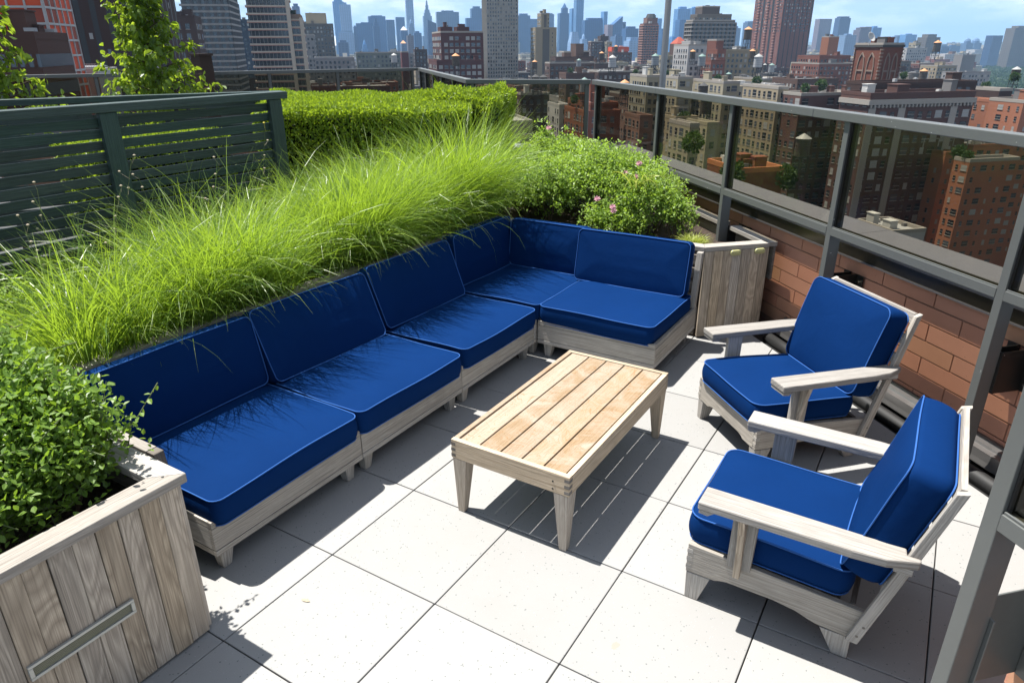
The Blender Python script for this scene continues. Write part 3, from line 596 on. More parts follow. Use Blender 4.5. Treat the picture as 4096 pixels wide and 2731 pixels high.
# ---- railings
def railing(label, A, B, posts, z_top=1.82, seams=(), brackets=(), post_z0=.06, ext=(0, 0), brz=.50, glassfrom=None, endpost=True):
    """A->B along the inner face (left end to right end), outward normal on the far side"""
    A = Vector((*A, 0)); B = Vector((*B, 0)); d = (B-A); Lg = d.length; d.normalize(); n = Vector((-d.y, d.x, 0))
    root = thing('glass_railing', label, 'railing', A)
    Mx = Matrix(((d.x, n.x, 0, 0), (d.y, n.y, 0, 0), (0, 0, 1, 0), (0, 0, 0, 1)))
    cuts = [-ext[0]] + list(seams) + [Lg+ext[1]]
    for a, e in zip(cuts[:-1], cuts[1:]):
        MB().box(a+.0008, e-.0008, -.022, .062, z_top-.056, z_top, Mx).build('top_rail', 'grey_paint', root, bevel=.004)
    for p_ in posts:
        MB().box(p_, p_+.048, 0, .085, post_z0, z_top-.058, Mx).build('post', 'grey_paint', root, bevel=.003)
    ps = sorted(posts)
    for a, e in zip(ps[:-1], ps[1:]):
        a2, e2 = a+.048, e
        b_ = MB(); b_.box(a2+.001, e2-.001, -.002, .052, z_top-.79, z_top-.738, Mx)
        b_.box(a2+.001, e2-.001, .004, .010, z_top-.738, z_top-.730, Mx); b_.box(a2+.001, e2-.001, .040, .046, z_top-.738, z_top-.728, Mx)
        b_.build('lower_rail', 'grey_paint', root, bevel=.002)
        MB().box(a2+.008, e2-.008, .022, .031, z_top-.737, z_top-.057, Mx).build('glass_pane', 'tinted_glass', root)
        for ga in (a2+.0012, e2-.0075): MB().box(ga, ga+.0063, .012, .060, z_top-.728, z_top-.058, Mx).build('gasket', 'rubber', root)
    for p_ in brackets:
        b_ = MB(); b_.box(p_-.012, p_-.004, .088, .27, brz, brz+.24, Mx); b_.box(p_+.052, p_+.060, .088, .27, brz, brz+.24, Mx)
        b_.box(p_-.004, p_+.052, .0865, .0945, brz, brz+.24, Mx); b_.box(p_-.075, p_-.0125, .262, .270, brz, brz+.24, Mx); b_.box(p_+.0605, p_+.125, .262, .270, brz, brz+.24, Mx)
        br = b_.build('bracket', 'dark_paint', root, bevel=.002)
        for zz in (brz+.05, brz+.19):
            for tt in (p_-.045, p_+.095):
                c_ = Mx @ Vector((tt, .262, zz)); c2_ = Mx @ Vector((tt, .246, zz))
                MB().tube([c_, c2_], .010, 6).build('bolt', 'steel', br)
    return root
def tn(t, n): return (S2*(t+n), S2*(n-t))
K1 = tn(-6.52, 3.80)
NR = 3.812
railing('long grey framed railing with tinted panes above the brick parapet and armchairs', tn(-6.5, NR), tn(1.05, NR),
        [0.06, 1.92, 3.37, 4.81, 6.16, 7.45], seams=(1.93, 4.50), brackets=(3.37, 4.81, 6.16), ext=(0, .02))
K2 = (-3.42, 6.72); K3 = (-7.3, 10.55); K4 = (-11.1, 4.55)
railing('short back railing section behind the rose bush with one dark pane', K2, (K1[0]-.03, K1[1]+.03), [0.03, 1.52], ext=(.03, 0))
railing('receding railing section with closely seen posts behind the tall hedge', K3, K2, [0.05, .95, 1.95, 3.0, 4.1, 5.3], seams=(3.1,), ext=(.02, 0))
railing('far left railing running behind the trees and the clipped hedge', K4, K3, [.02, 1.4, 2.8, 4.2, 5.45, 6.95], seams=(2.8,), ext=(6, 0))
railing('nearest railing section at the lower right with its tall post in the foreground', tn(1.13, 2.255), tn(3.6, 2.255), [0.0, 2.3], ext=(0, 0), post_z0=-.02)
bk = thing('post_bracket', 'wide folded grey metal bracket holding the nearest post to the brick pier', 'bracket', (*tn(1.15, 2.34), .3))
b_ = MB(); b_.box(1.10, 1.106, 2.342, 2.628, .34, .70, W); b_.box(1.107, 1.30, 2.62, 2.626, .34, .70, W); b_.box(1.107, 1.19, 2.342, 2.348, .34, .70, W)
b_.build('bracket_plate', 'grey_paint', bk, bevel=.002, world=True)
low = MB()
for (a, c_) in ((K2, K1), (K3, K2), (K4, K3)):
    A = Vector((*a, 0)); B = Vector((*c_, 0)); d = (B-A).normalized(); n = Vector((-d.y, d.x, 0))
    Mx = Matrix(((d.x, n.x, 0, A.x), (d.y, n.y, 0, A.y), (0, 0, 1, 0), (0, 0, 0, 1))); Lg = (B-A).length
    low.box(-.3, Lg+.2, .22, .5, -.06, .86, Mx, mi=0); low.box(-.3, Lg+.22, .15, .58, .862, .95, Mx, mi=1)
lw = low.build('low_parapet', ['mortar', 'coping_metal']); tag(lw, 'low metal capped parapet below the back railings', 'wall')

# ================================================================ PLANTERS
ZC = .728; ZT = .765
def cap(parent, pts, w=.098, lab='cap_board'):
    """mitred cap strips along an outer polyline; inner side is to the left of the walk"""
    P = [Vector(p) for p in pts]
    nrm = []
    for a, c_ in zip(P[:-1], P[1:]):
        d = (c_-a).normalized(); nrm.append(Vector((-d.y, d.x)))
    inner = []
    for i in range(len(P)):
        if i == 0: inner.append(P[0]+nrm[0]*w)
        elif i == len(P)-1: inner.append(P[-1]+nrm[-1]*w)
        else:
            m_ = (nrm[i-1]+nrm[i]).normalized(); inner.append(P[i]+m_*(w/m_.dot(nrm[i])))
    for i in range(len(P)-1):
        d = (P[i+1]-P[i]).normalized()*.0008
        MB().prism([tuple(P[i]+d), tuple(P[i+1]-d), tuple(inner[i+1]-d), tuple(inner[i]+d)], ZC, ZT, L=(d.normalized().x, d.normalized().y, 0)).build(lab, 'cap_board', parent, bevel=.003)
def planks(parent, A, B, w, z0=.012, z1=ZC-.002, th=.018, matn='cedar_weathered'):
    A = Vector((*A, 0)); B = Vector((*B, 0)); d = (B-A); Lg = d.length; d.normalize(); n = Vector((d.y, -d.x, 0))
    k = int(round(Lg/w))
    for i in range(k):
        j = random.uniform(-.0022, .0022); a = i*Lg/k+.0012; e = (i+1)*Lg/k-.0012
        P = []
        tl = random.uniform(-.0012, .0012)
        for z in (z0, z1):
            for (s_, o_) in ((a+tl*(z > .3), 0), (a+tl*(z > .3), th+j), (e+tl*(z > .3), th+j), (e+tl*(z > .3), 0)):
                p_ = A+d*s_+n*o_; P.append((p_.x, p_.y, z))
        b_ = MB(); b_.quadbox([P[0], P[1], P[2], P[3], P[4], P[5], P[6], P[7]], 0, (0, 0, 1)); b_.build('plank', matn, parent, bevel=.003)

# front left planter
pa = thing('planter_box', 'weathered plank planter at the lower left with a flush louvre light', 'planter')
planks(pa, (-.103, -1.40), (-.103, .005), .078)
planks(pa, (-.103, .010), (-1.50, .010), .093)
cap(pa, [(-.060, -1.42), (-.060, .032), (-1.40, .032)])
MB().box(-1.5, -.106, -1.4, .006, -.03, .60).build('soil', 'soil', pa)
MB().box(-.128, -.106, -1.4, .004, .60, ZC-.002).box(-1.5, -.13, -.016, .006, .60, ZC-.002).build('liner_board', 'teak_dark', pa)
fx = thing('louvre_light', 'slim rectangular louvred light set across the planter planks', 'light', (-.081, -.43, .355))
X = -.0845
b_ = MB()
for (y0, y1, z0, z1) in ((-.611, -.252, .325, .336), (-.611, -.252, .374, .385), (-.611, -.598, .3365, .3735), (-.265, -.252, .3365, .3735)): b_.box(X, X+.012, y0, y1, z0, z1)
b_.build('frame', 'aluminium_frame', fx, bevel=.0015, world=True)
for k in range(6):
    MB().box(X, X+.006, -.5975, -.2655, .3375+k*.006, .3415+k*.006).build('louvre_slat', 'louvre', fx, world=True)
MB().box(X-.003, X+.002, -.5975, -.2655, .337, .373).build('backing', 'louvre', fx, world=True)

# long planter behind the sofa, wrapping its corner to the parapet
pb = thing('planter_box', 'long L shaped timber planter behind the sofa full of tall grass and roses', 'planter')
F0 = Vector((.622, 4.105)); F1 = F0+Vector((S2, S2))*.565
cap(pb, [(-1.308, -.02), (-1.308, 4.093), (F0.x+.01, 4.093), (F1.x+.012, F1.y-.016)])
# cap along the parapet side, stopping at the railing post
for (t0, t1) in ((-3.04, -2.46), (-5.6, -3.20)):
    MB().box(t0, t1, 3.885, 3.985, ZC, ZT, W).build('cap_board', 'cap_board', pb, bevel=.003)
    MB().box(t0, t1, 3.955, 3.975, .45, ZC-.002, W).build('liner_board', 'teak_dark', pb)
MB().box(-5.6, -3.2, 3.93, 3.95, .60, .70, W).build('liner_board', 'cap_board', pb)
planks(pb, (F0.x, F0.y), (F1.x, F1.y), .0757)
MB().box(-1.312, .60, 4.11, 4.13, .02, ZC-.002).box(-1.34, -1.318, -.02, 4.10, .02, ZC-.002).build('liner_board', 'teak_dark', pb)
sl = MB(); sl.prism(clip([(-1.33, 4.12), (.62, 4.13), (F1.x-.01, F1.y), (F1.x-.1, F1.y+.35), (-.5, 7.2), (-4.4, 7.2), (-6.0, 5.5), (-2.75, 2.5), (-2.75, -1.4), (-1.505, -1.4), (-1.505, -.02), (-1.33, -.02)], S2, S2, 3.95), .0, .62)
sl.build('soil', 'soil', pb)
lamps = []
for i, (x, y) in enumerate(((.798, 4.298), (.948, 4.448))):
    k_ = Vector((x+S2*.018, y-S2*.018, .708))
    lt = thing('oval_wall_lamp', ('left' if i == 0 else 'right')+' one of two small oval cream lamps below the planter cap', 'lamp', k_, R(45), 'oval lamps on the plank planter')
    def oval(hw, hh, z0, z1, taper):
        pr_ = []
        for a in range(20):
            an = 2*math.pi*a/20; cx = (hw-hh)*(1 if math.cos(an) > 0 else -1)
            pr_.append((cx+hh*math.cos(an), hh*math.sin(an)))
        return pr_
    Mo = Matrix(((1, 0, 0, 0), (0, 0, -1, 0), (0, 1, 0, 0), (0, 0, 0, 1)))
    MB().prism(oval(.050, .026, 0, 0, 0), -.002, .010, Mo).build('lamp_base', 'lamp_grey', lt, bevel=.002)
    MB().prism(oval(.046, .023, 0, 0, 0), .0105, .034, Mo).build('lamp_cover', 'cream_lamp', lt, bevel=.008)
    MB().prism(oval(.026, .008, 0, 0, 0), .0345, .037, Mo).build('lens_rib', 'cream_lamp', lt, bevel=.001)

# ================================================================ SOFA MODULES
def legpoly(w0, w1): return w0, w1
def sofa_leg(parent, x, y, sx, sy):
    a, c_ = .075, .045; P = []
    for z, s_ in ((0, c_), (.112, a)):
        x0, x1 = (x, x+s_) if sx > 0 else (x-s_, x); y0, y1 = (y, y+s_) if sy > 0 else (y-s_, y)
        if z == 0:
            x0 += .010*sx; x1 += .010*sx; y0 += .010*sy; y1 += .010*sy
        P += [(x0, y0, z), (x1, y0, z), (x1, y1, z), (x0, y1, z)]
    b_ = MB(); b_.quadbox(P, 0, (0, 0, 1)); b_.build('leg', 'teak_grey', parent, bevel=.004)
def module(label, loc, rz, w=.945, d=.90, back=True, backside=False, arm=None):
    r_ = thing('sofa_module', label, 'sofa', loc, rz, 'timber sofa modules of the corner sofa')
    for (z0, z1, nm, o_) in ((.113, .142, 'bottom_rail', 0), (.1445, .2605, 'front_board', .0015), (.263, .297, 'top_rail', 0)):
        MB().box(0, w, o_, .022, z0, z1).build(nm, 'teak_grey', r_, bevel=.002)
        MB().box(0, .022, .023, d, z0, z1).build('side_board' if nm == 'front_board' else nm, 'teak_grey', r_, bevel=.002)
        MB().box(w-.022, w, .023, d, z0, z1).build('side_board' if nm == 'front_board' else nm, 'teak_grey', r_, bevel=.002)
    MB().box(0, w, d+.001, d+.022, .113, .297).build('back_board', 'teak_dark', r_)
    for k in range(8): MB().box(.023, w-.023, .05+k*.104, .05+k*.104+.08, .235, .252).build('deck_slat', 'teak_dark', r_)
    for x, sx in ((.035, 1), (w-.035, -1)):
        for y, sy in ((.028, 1), (d-.03, -1)): sofa_leg(r_, x, y, sx, sy)
    if back:
        for x in (.0, w-.045):
            b_ = MB(); b_.quadbox([(x, .845, .30), (x+.045, .845, .30), (x+.045, .895, .30), (x, .895, .30), (x, .915, .735), (x+.045, .915, .735), (x+.045, .962, .735), (x, .962, .735)], 0, (0, .1, 1))
            b_.build('back_post', 'teak_grey', r_, bevel=.003)
        for k in range(4):
            z = .34+k*.10; y = .855+(z-.30)*.16
            MB().box(.046, w-.046, y, y+.02, z, z+.075).build('back_slat', 'teak_dark', r_)
    return r_
SOFA = {}
g = 'timber sofa modules of the corner sofa'
m1 = module('grey timber sofa module next to the front left planter', (-.32, .235, 0), R(90))
m2 = module('grey timber sofa module second from the front left planter', (-.32, 1.187, 0), R(90))
m3 = module('grey timber sofa module beside the corner module opposite the far table end', (-.32, 2.139, 0), R(90))
m4 = module('corner sofa module carrying two back cushions', (-.32, 3.095, 0), R(90), w=.94)
m5 = module('right end sofa module beside the lamp planter facing the table', (-.305, 3.11, 0), 0, w=.94)
for k in range(4):
    z = .34+k*.10; x = .90+(z-.30)*.10
    MB().box(x, x+.018, .05, .84, z, z+.075).build('back_slat', 'teak_dark', m4)
# arm of the first module (local x points along world y, local y along world -x)
b_ = MB(); b_.box(-.052, -.002, .285, .83, .572, .602); b_.build('arm_rail', 'cap_board', m1, bevel=.003)
b_ = MB(); b_.box(-.052, -.002, .285, .83, .535, .570); b_.build('arm_apron', 'teak_dark', m1, bevel=.002)
b_ = MB(); b_.quadbox([(-.05, .19, .30), (-.002, .19, .30), (-.002, .25, .30), (-.05, .25, .30), (-.05, .232, .600), (-.002, .232, .600), (-.002, .284, .600), (-.05, .284, .600)], 0, (0, .1, 1)); b_.build('arm_post', 'teak_dark', m1, bevel=.003)
MB().box(-.022, -.002, .24, .86, .30, .533).build('arm_panel', 'teak_dark', m1)

# ================================================================ CUSHIONS
def rrect(hw, hd, r_, nc=6, ne=9):
    pts = []
    r_ = max(.004, min(r_, hw-.002, hd-.002))
    cs = [(hw-r_, hd-r_, 0), (-hw+r_, hd-r_, 90), (-hw+r_, -hd+r_, 180), (hw-r_, -hd+r_, 270)]
    for i, (cx, cy_, a0) in enumerate(cs):
        for k in range(nc):
            an = R(a0+90*k/(nc-1)); pts.append((cx+r_*math.cos(an), cy_+r_*math.sin(an)))
        nx, ny, a1 = cs[(i+1) % 4]
        p0 = pts[-1]; an = R(a1); p1 = (nx+r_*math.cos(an), ny+r_*math.sin(an))
        for k in range(1, ne+1):
            t_ = k/(ne+1); pts.append((p0[0]+(p1[0]-p0[0])*t_, p0[1]+(p1[1]-p0[1])*t_))
    return pts
def cushion(label, w, d, h, Mx, group, r_=.042, puff=.018, seed=1, cat='cushion', name='seat_cushion', amp=.005):
    rs = random.Random(seed); ph = [rs.uniform(0, 6.28) for _ in range(8)]
    def wob(x, y, a=1.0): return amp*a*(math.sin(5.1*x+ph[0])*math.sin(4.3*y+ph[1])+.6*math.sin(9*x+ph[2]+3*y)+.5*math.sin(11*y+ph[3]))
    hw, hd = w/2, d/2; lev = []
    top = [(0, 0), (.012, .006), (.035, .35), (.08, .68), (.15, .9), (.26, 1.0)]
    mdim = min(hw, hd)
    prof = [('b', .30*mdim*2*.9, .004)]
    # (inset, z)
    L_ = [(mdim*.62, .004), (.05, .0), (.006, .004)]
    for k in range(1, 6):
        a = math.pi*k/6; L_.append((-.008*math.sin(a), .004+(h-.004)*k/6))
    L_.append((.0, h)); ctop = len(L_)-1
    for ins, q_ in ((.010, .10), (.03, .34), (.07, .62), (.13, .84), (min(.20, mdim*.70), .96), (mdim*.84, 1.0)): L_.append((ins, h+puff*q_))
    b_ = MB(); rings = []
    for ins, z in L_:
        pts = rrect(hw-ins, hd-ins, max(r_-max(ins, 0)*.75, .02)); ring = []
        for (x, y) in pts:
            # soft sides: the edges bow slightly
            sx = 1-.010*math.cos(y/hd*1.4); 
            zz = z+wob(x, y, 1.0 if z > h*.5 else .3)*(.9 if z > h*.5 else 1)
            ring.append(len(b_.v)); b_.v.append((x, y, zz))
        rings.append(ring)
    n = len(rings[0])
    for a, c_ in zip(rings[:-1], rings[1:]):
        for j in range(n):
            b_.f.append((a[j], a[(j+1) % n], c_[(j+1) % n], c_[j])); b_.mi.append(0); b_.uv += [(0, 0)]*4
    for ring, flip in ((rings[0], True), (rings[-1], False)):
        c_ = len(b_.v); vs = [b_.v[i] for i in ring]; b_.v.append((0, 0, sum(v[2] for v in vs)/n))
        for j in range(n):
            b_.f.append((ring[(j+1) % n], ring[j], c_) if flip else (ring[j], ring[(j+1) % n], c_)); b_.mi.append(0); b_.uv += [(0, 0)]*3
    root = b_.build(name, 'blue_cloth', None, smooth=True); root.matrix_world = Mx
    tag(root, label, cat, group)
    for idx in (2, ctop):
        off = .0035; pts = []
        for i in rings[idx]:
            x, y, z = b_.v[i]; l = math.hypot(x, y); pts.append((x+x/l*off, y+y/l*off, z+(.001 if idx == ctop else -.001)))
        MB().tube(pts, .0034, 6, closed=True).build('piping', 'piping_blue', root, smooth=True)
    return root
def place(origin, xaxis, yaxis):
    x = Vector(xaxis).normalized(); y = Vector(yaxis); y = (y-x*x.dot(y)).normalized(); z = x.cross(y)
    return Matrix(((x.x, y.x, z.x, origin[0]), (x.y, y.y, z.y, origin[1]), (x.z, y.z, z.z, origin[2]), (0, 0, 0, 1)))
GS = 'blue seat cushions of the corner sofa'; GB = 'blue back cushions of the corner sofa'
HS = .138; ZS = .270
for k, (lab, cx, cy_, w_, d_, rot, dz, sd) in enumerate((
    ('blue seat cushion nearest the front left planter', -.715, .700, .905, .845, 90.6, 0, 3),
    ('second blue seat cushion from the front left planter', -.705, 1.630, .900, .86, 88.6, .004, 5),
    ('third blue seat cushion from the front left planter', -.710, 2.600, .905, .85, 89.2, .002, 8),
    ('blue seat cushion in the corner of the sofa', -.712, 3.560, .900, .82, 90, .006, 11),
    ('blue seat cushion of the right end module beside the lamp planter', .160, 3.515, .905, .82, -.6, .010, 14))):
    Mx = Matrix.Translation((cx, cy_, ZS+dz)) @ Matrix.Rotation(R(rot), 4, 'Z')
    cushion(lab, w_, d_, HS, Mx, GS, .050, .018, sd)
def back_cushion(label, p_bottom, p_top, along, w_, th, seed, group=GB, name='back_cushion', h_=None, r_=.038, puff=.014):
    """front-face bottom and top centre points; along = width direction"""
    a, c_ = Vector(p_bottom), Vector(p_top); up = (c_-a); hh = up.length if h_ is None else h_; up.normalize()
    xa = Vector(along).normalized(); zz = xa.cross(up)
    o_ = a+up*hh/2-zz*th
    return cushion(label, w_, hh, th, place(o_, xa, up), group, r_, puff, seed, name=name)
back_cushion('dark shaded blue back cushion above the first seat by the front left planter', (-.985, .690, .432), (-1.065, .705, .826), (0, 1, 0), .90, .125, 21)
back_cushion('second blue back cushion sliding forward in front of the grass', (-.905, 1.600, .435), (-1.085, 1.640, .832), (.045, 1, 0), .895, .115, 22)
back_cushion('third blue back cushion tilted beside the upright corner cushion', (-.915, 2.560, .435), (-1.090, 2.600, .838), (.03, 1, 0), .885, .115, 23)
back_cushion('upright blue back cushion in the corner facing the table side', (-1.030, 3.530, .434), (-1.080, 3.545, .842), (0, 1, 0), .84, .12, 24)
back_cushion('half sunlit blue back cushion in the corner dappled by grass shadow', (-.675, 3.880, .434), (-.675, 3.925, .832), (1, 0, 0), .72, .12, 25)
back_cushion('blue back cushion at the right end beside the lamp planter', (.120, 3.790, .436), (.125, 3.865, .842), (1, .01, 0), .925, .13, 26)

# ================================================================ COFFEE TABLE
tb = thing('coffee_table', 'low slatted teak coffee table standing in the middle of the pavers', 'table', (.625, 1.825, 0))
x0, x1, y0, y1 = -.33, .33, -.64, .64
MB().box(x0, x0+.028, y0+.0285, y1-.0285, .325, .430).build('side_rail', 'table_teak', tb, bevel=.003)
MB().box(x1-.028, x1, y0+.0285, y1-.0285, .325, .430).build('side_rail', 'teak_warm', tb, bevel=.003)
MB().box(x0, x1, y0, y0+.028, .325, .431).build('end_rail', 'teak_warm', tb, bevel=.003)
MB().box(x0, x1, y1-.028, y1, .325, .431).build('end_rail', 'teak_warm', tb, bevel=.003)
sw = (.66-.056-.0085*6)/5
for k in range(5):
    a = x0+.028+.0085+k*(sw+.0085)
    MB().box(a, a+sw, y0+.029, y1-.029, .404, .4255).build('slat', 'table_teak', tb, bevel=.002)
for yy in (-.30, 0, .30): MB().box(x0+.03, x1-.03, yy-.02, yy+.02, .37, .4035).build('cross_bar', 'table_teak', tb)
for x, sx in ((x0+.004, 1), (x1-.004, -1)):
    for y, sy in ((y0+.004, 1), (y1-.004, -1)):
        P = []
        for z, s_ in ((0, .050), (.322, .080)):
            xa, xb = sorted((x+(.012*sx if z == 0 else 0), x+sx*s_)); ya, yb = sorted((y+(.012*sy if z == 0 else 0), y+sy*s_))
            P += [(xa, ya, z), (xb, ya, z), (xb, yb, z), (xa, yb, z)]
        b_ = MB(); b_.quadbox(P, 0, (0, 0, 1)); b_.build('leg', 'teak_warm', tb, bevel=.003)
for (fx_, fy) in ((x1, y0), (x0, y0)):
    for k in range(3):
        z = .335+k*.032; MB().box(fx_-.026 if fx_ > 0 else fx_-.0005, fx_+.0005 if fx_ > 0 else fx_+.026, fy-.0005, fy+.03, z, z+.016).build('finger_joint', 'teak_dark', tb)
for z in (.345, .385): MB().tube([(x1-.085, y0-.0015, z), (x1-.085, y0+.004, z)], .005, 8).build('screw', 'rubber', tb)

# ================================================================ ARMCHAIRS  (local: u = seat front to back, v = right side to left side)
def armchair(label, loc, rz):
    c = thing('armchair', label, 'armchair', loc, rz, 'timber armchairs facing the table')
    Wd = .66
    def side(v0, v1):
        pr_ = [(0, .138), (.125, .138), (.145, .146), (.175, .152), (.36, .150), (.45, .138), (.50, .120), (.53, .112), (.665, .105), (.69, .245), (.0, .282)]
        Mz = Matrix(((1, 0, 0, 0), (0, 0, -1, v1), (0, 1, 0, 0), (0, 0, 0, 1)))
        return MB().prism(pr_, 0, v1-v0, Mz, L=(1, 0, 0)).build('side_board', 'teak_grey', c, bevel=.003)
    side(0, .026); side(Wd-.026, Wd)
    fb = [(0, .138), (.13, .138), (.15, .150), (.18, .156), (Wd-.18, .156), (Wd-.15, .150), (Wd-.13, .138), (Wd, .138), (Wd, .281), (0, .281)]
    Mf = Matrix(((0, 0, 1, -.001), (1, 0, 0, 0), (0, 1, 0, 0), (0, 0, 0, 1)))
    MB().prism([(min(max(a, .027), Wd-.027), z) for a, z in fb], 0, .024, Mf, L=(1, 0, 0)).build('front_board', 'teak_grey', c, bevel=.002)
    for v in (0, Wd-.026):
        for k in range(3):
            z = .158+k*.040; MB().box(-.0016, .022, v-.0006, v+.0266, z, z+.020).build('finger_joint', 'teak_grey', c, bevel=.0005)
    MB().box(.63, .65, .027, Wd-.027, .13, .25).build('rear_board', 'teak_dark', c)
    for k in range(6): MB().box(.05+k*.095, .05+k*.095+.07, .027, Wd-.027, .235-.004*k, .25-.004*k).build('seat_slat', 'teak_dark', c)
    for v, s_ in ((0.002, 1), (Wd-.002, -1)):
        for (a0, a1, c0, c1, zt) in ((.002, .105, .006, .062, .134), (.545, .660, .605, .662, .104)):
            P = []
            for z, ua, ub, ww in ((0, c0, c1, .040), (zt, a0, a1, .060)):
                va, vb = sorted((v, v+s_*ww)); P += [(ua, va, z), (ub, va, z), (ub, vb, z), (ua, vb, z)]
            b_ = MB(); b_.quadbox(P, 0, (0, 0, 1)); b_.build('leg', 'teak_grey', c, bevel=.003)
    # leaning back
    def bk(z): return .640+(z-.11)*.305
    for v in (-.028, Wd+.002):
        b_ = MB(); b_.quadbox([(bk(.11), v, .112), (bk(.11)+.045, v, .112), (bk(.11)+.045, v+.026, .112), (bk(.11), v+.026, .112), (bk(.86)-.012, v, .86), (bk(.86)+.026, v, .872), (bk(.86)+.026, v+.026, .872), (bk(.86)-.012, v+.026, .86)], 0, (.3, 0, 1))
        b_.build('back_post', 'teak_grey', c, bevel=.003)
        for z in (.15, .20):
            MB().tube([(bk(z)+.025, v-.0006 if v < 0 else v+.0266, z), (bk(z)+.025, v+.004 if v < 0 else v+.022, z)], .0055, 8).build('dowel', 'teak_dark', c)
    for (z, h_) in ((.815, .055), (.70, .05), (.59, .05), (.48, .05), (.37, .05)):
        b_ = MB(); a = bk(z); e = bk(z+h_); b_.quadbox([(a-.006, -.001, z), (a+.014, -.001, z), (a+.014, Wd+.001, z), (a-.006, Wd+.001, z), (e-.006, -.001, z+h_), (e+.014, -.001, z+h_), (e+.014, Wd+.001, z+h_), (e-.006, Wd+.001, z+h_)], 0, (0, 1, 0))
        b_.build('back_slat', 'cap_board', c, bevel=.002)
    # arms
    for s_ in (0, 1):
        def V(v): return v if s_ == 0 else Wd-v
        plan = [(.045, -.105), (.60, -.103), (.71, -.092), (.812, -.050), (.812, -.0295), (.768, -.0295), (.762, .010), (.045, .018)]
        plan = [(u_, V(v)) for u_, v in plan]
        if s_: plan = plan[::-1]
        MB().prism(plan, .540, .576, L=(1, 0, 0)).build('armrest', 'cap_board', c, bevel=.006)
        Mz = Matrix(((1, 0, 0, 0), (0, 0, -1, V(-.100) if s_ == 0 else V(.013)), (0, 1, 0, 0), (0, 0, 0, 1)))
        # thicker nose under the front end
        va, vb = sorted((V(-.100), V(.013)))
        Mn = Matrix(((1, 0, 0, 0), (0, 0, -1, vb), (0, 1, 0, 0), (0, 0, 0, 1)))
        MB().prism([(.050, .522), (.085, .518), (.112, .5385), (.050, .5385)], 0, vb-va, Mn, L=(0, 0, 1)).build('arm_nose', 'cap_board', c, bevel=.002)
        va, vb = sorted((V(-.030), V(-.002)))
        P = [(.168, va, .262), (.262, va, .262), (.262, vb, .262), (.168, vb, .262), (.172, va, .538), (.270, va, .538), (.270, vb, .538), (.172, vb, .538)]
        b_ = MB(); b_.quadbox(P, 0, (0, 0, 1)); b_.build('arm_post', 'teak_grey', c, bevel=.003)
        va, vb = sorted((V(-.100), V(-.031)))
        outer = V(-.100); inner = V(-.031)
        br = MB()
        prf = [(.0, .235), (.024, .235), (.028, .36), (.044, .46), (.066, .5385), (.0, .5385)]
        Mb = Matrix(((0, 0, 1, .203), ((-1 if s_ == 0 else 1), 0, 0, inner), (0, 1, 0, 0), (0, 0, 0, 1)))
        br.prism(prf if s_ else prf[::-1], 0, .026, Mb, L=(0, 1, 0)); br.build('arm_bracket', 'cedar_weathered', c, bevel=.002)
        MB().box(.735, .795, min(V(-.058), V(-.031)), max(V(-.058), V(-.031)), .512, .5385).build('arm_cleat', 'teak_grey', c, bevel=.002)
    return c
C1 = ((1.508, 1.215, 0), 0)
C2 = ((1.520, 2.350, 0), math.atan2(.712, .702))
ch1 = armchair('armchair nearest the camera with a sunlit pale armrest', C1[0], C1[1])
ch2 = armchair('armchair farther from the camera turned with its back to the brick wall', C2[0], C2[1])
for (loc, rz), who, sd in ((C1, 'nearest', 31), (C2, 'farther', 41)):
    B_ = Matrix.Translation(loc) @ Matrix.Rotation(rz, 4, 'Z')
    Mx = B_ @ Matrix.Translation((.300, .33, .272)) @ Matrix.Rotation(R(2.0), 4, 'Y')
    cushion('thick blue seat cushion on the '+who+' armchair', .64, .618, .125, Mx, 'seat cushions of the armchairs', .06, .022, sd)
    hb = .52; a = Vector((.575, .33, .400)); up = Vector((.30, 0, 1)).normalized(); xa = Vector((0, -1, 0)); zz = xa.cross(up)
    o_ = a+up*hb/2-zz*.140
    cushion('thick blue back cushion on the '+who+' armchair', .64, hb, .145, B_ @ place(o_, xa, up), 'back cushions of the armchairs', .05, .018, sd+1, name='back_cushion')

# ================================================================ SLATTED SCREENS
def screen(label, A, B, z0, z1, posts, pitch=.073, sh=.058, group=None):
    A = Vector((*A, 0)); B = Vector((*B, 0)); d = (B-A); Lg = d.length; d.normalize(); n = Vector((-d.y, d.x, 0))
    rt = thing('slatted_screen', label, 'fence', A, 0, group); Mx = Matrix(((d.x, n.x, 0, 0), (d.y, n.y, 0, 0), (0, 0, 1, 0), (0, 0, 0, 1)))
    MB().box(-.05, Lg+.05, -.075, .035, z1-.055, z1, Mx).build('top_rail', 'green_stain', rt, bevel=.004)
    for p_ in posts: MB().box(p_-.06, p_+.06, -.062, -.022, z0, z1-.057, Mx).build('post', 'green_stain', rt, bevel=.003)
    z = z1-.085-sh; k = 0
    ps = sorted(posts)
    while z > z0:
        for a, e in zip(ps[:-1], ps[1:]):
            # slats tip slightly so their upper edges catch the sun
            P = []
            t0 = random.uniform(-.002, .002)
            for (s_, ) in ((a,), (e,)):
                pass
            c_ = [(a-.05, -.018, z), (e+.05 if e == ps[-1] else e-.052, -.018, z+t0), (e+.05 if e == ps[-1] else e-.052, .000, z+t0), (a-.05, .000, z), (a-.05, -.020, z+sh), (e+.05 if e == ps[-1] else e-.052, -.020, z+sh+t0), (e+.05 if e == ps[-1] else e-.052, -.002, z+sh+t0), (a-.05, -.002, z+sh)]
            MB_ = MB(); MB_.quadbox([Mx @ Vector(p_) for p_ in c_]); MB_.build('slat', 'green_stain', rt, bevel=.002)
        z -= pitch; k += 1
    return rt
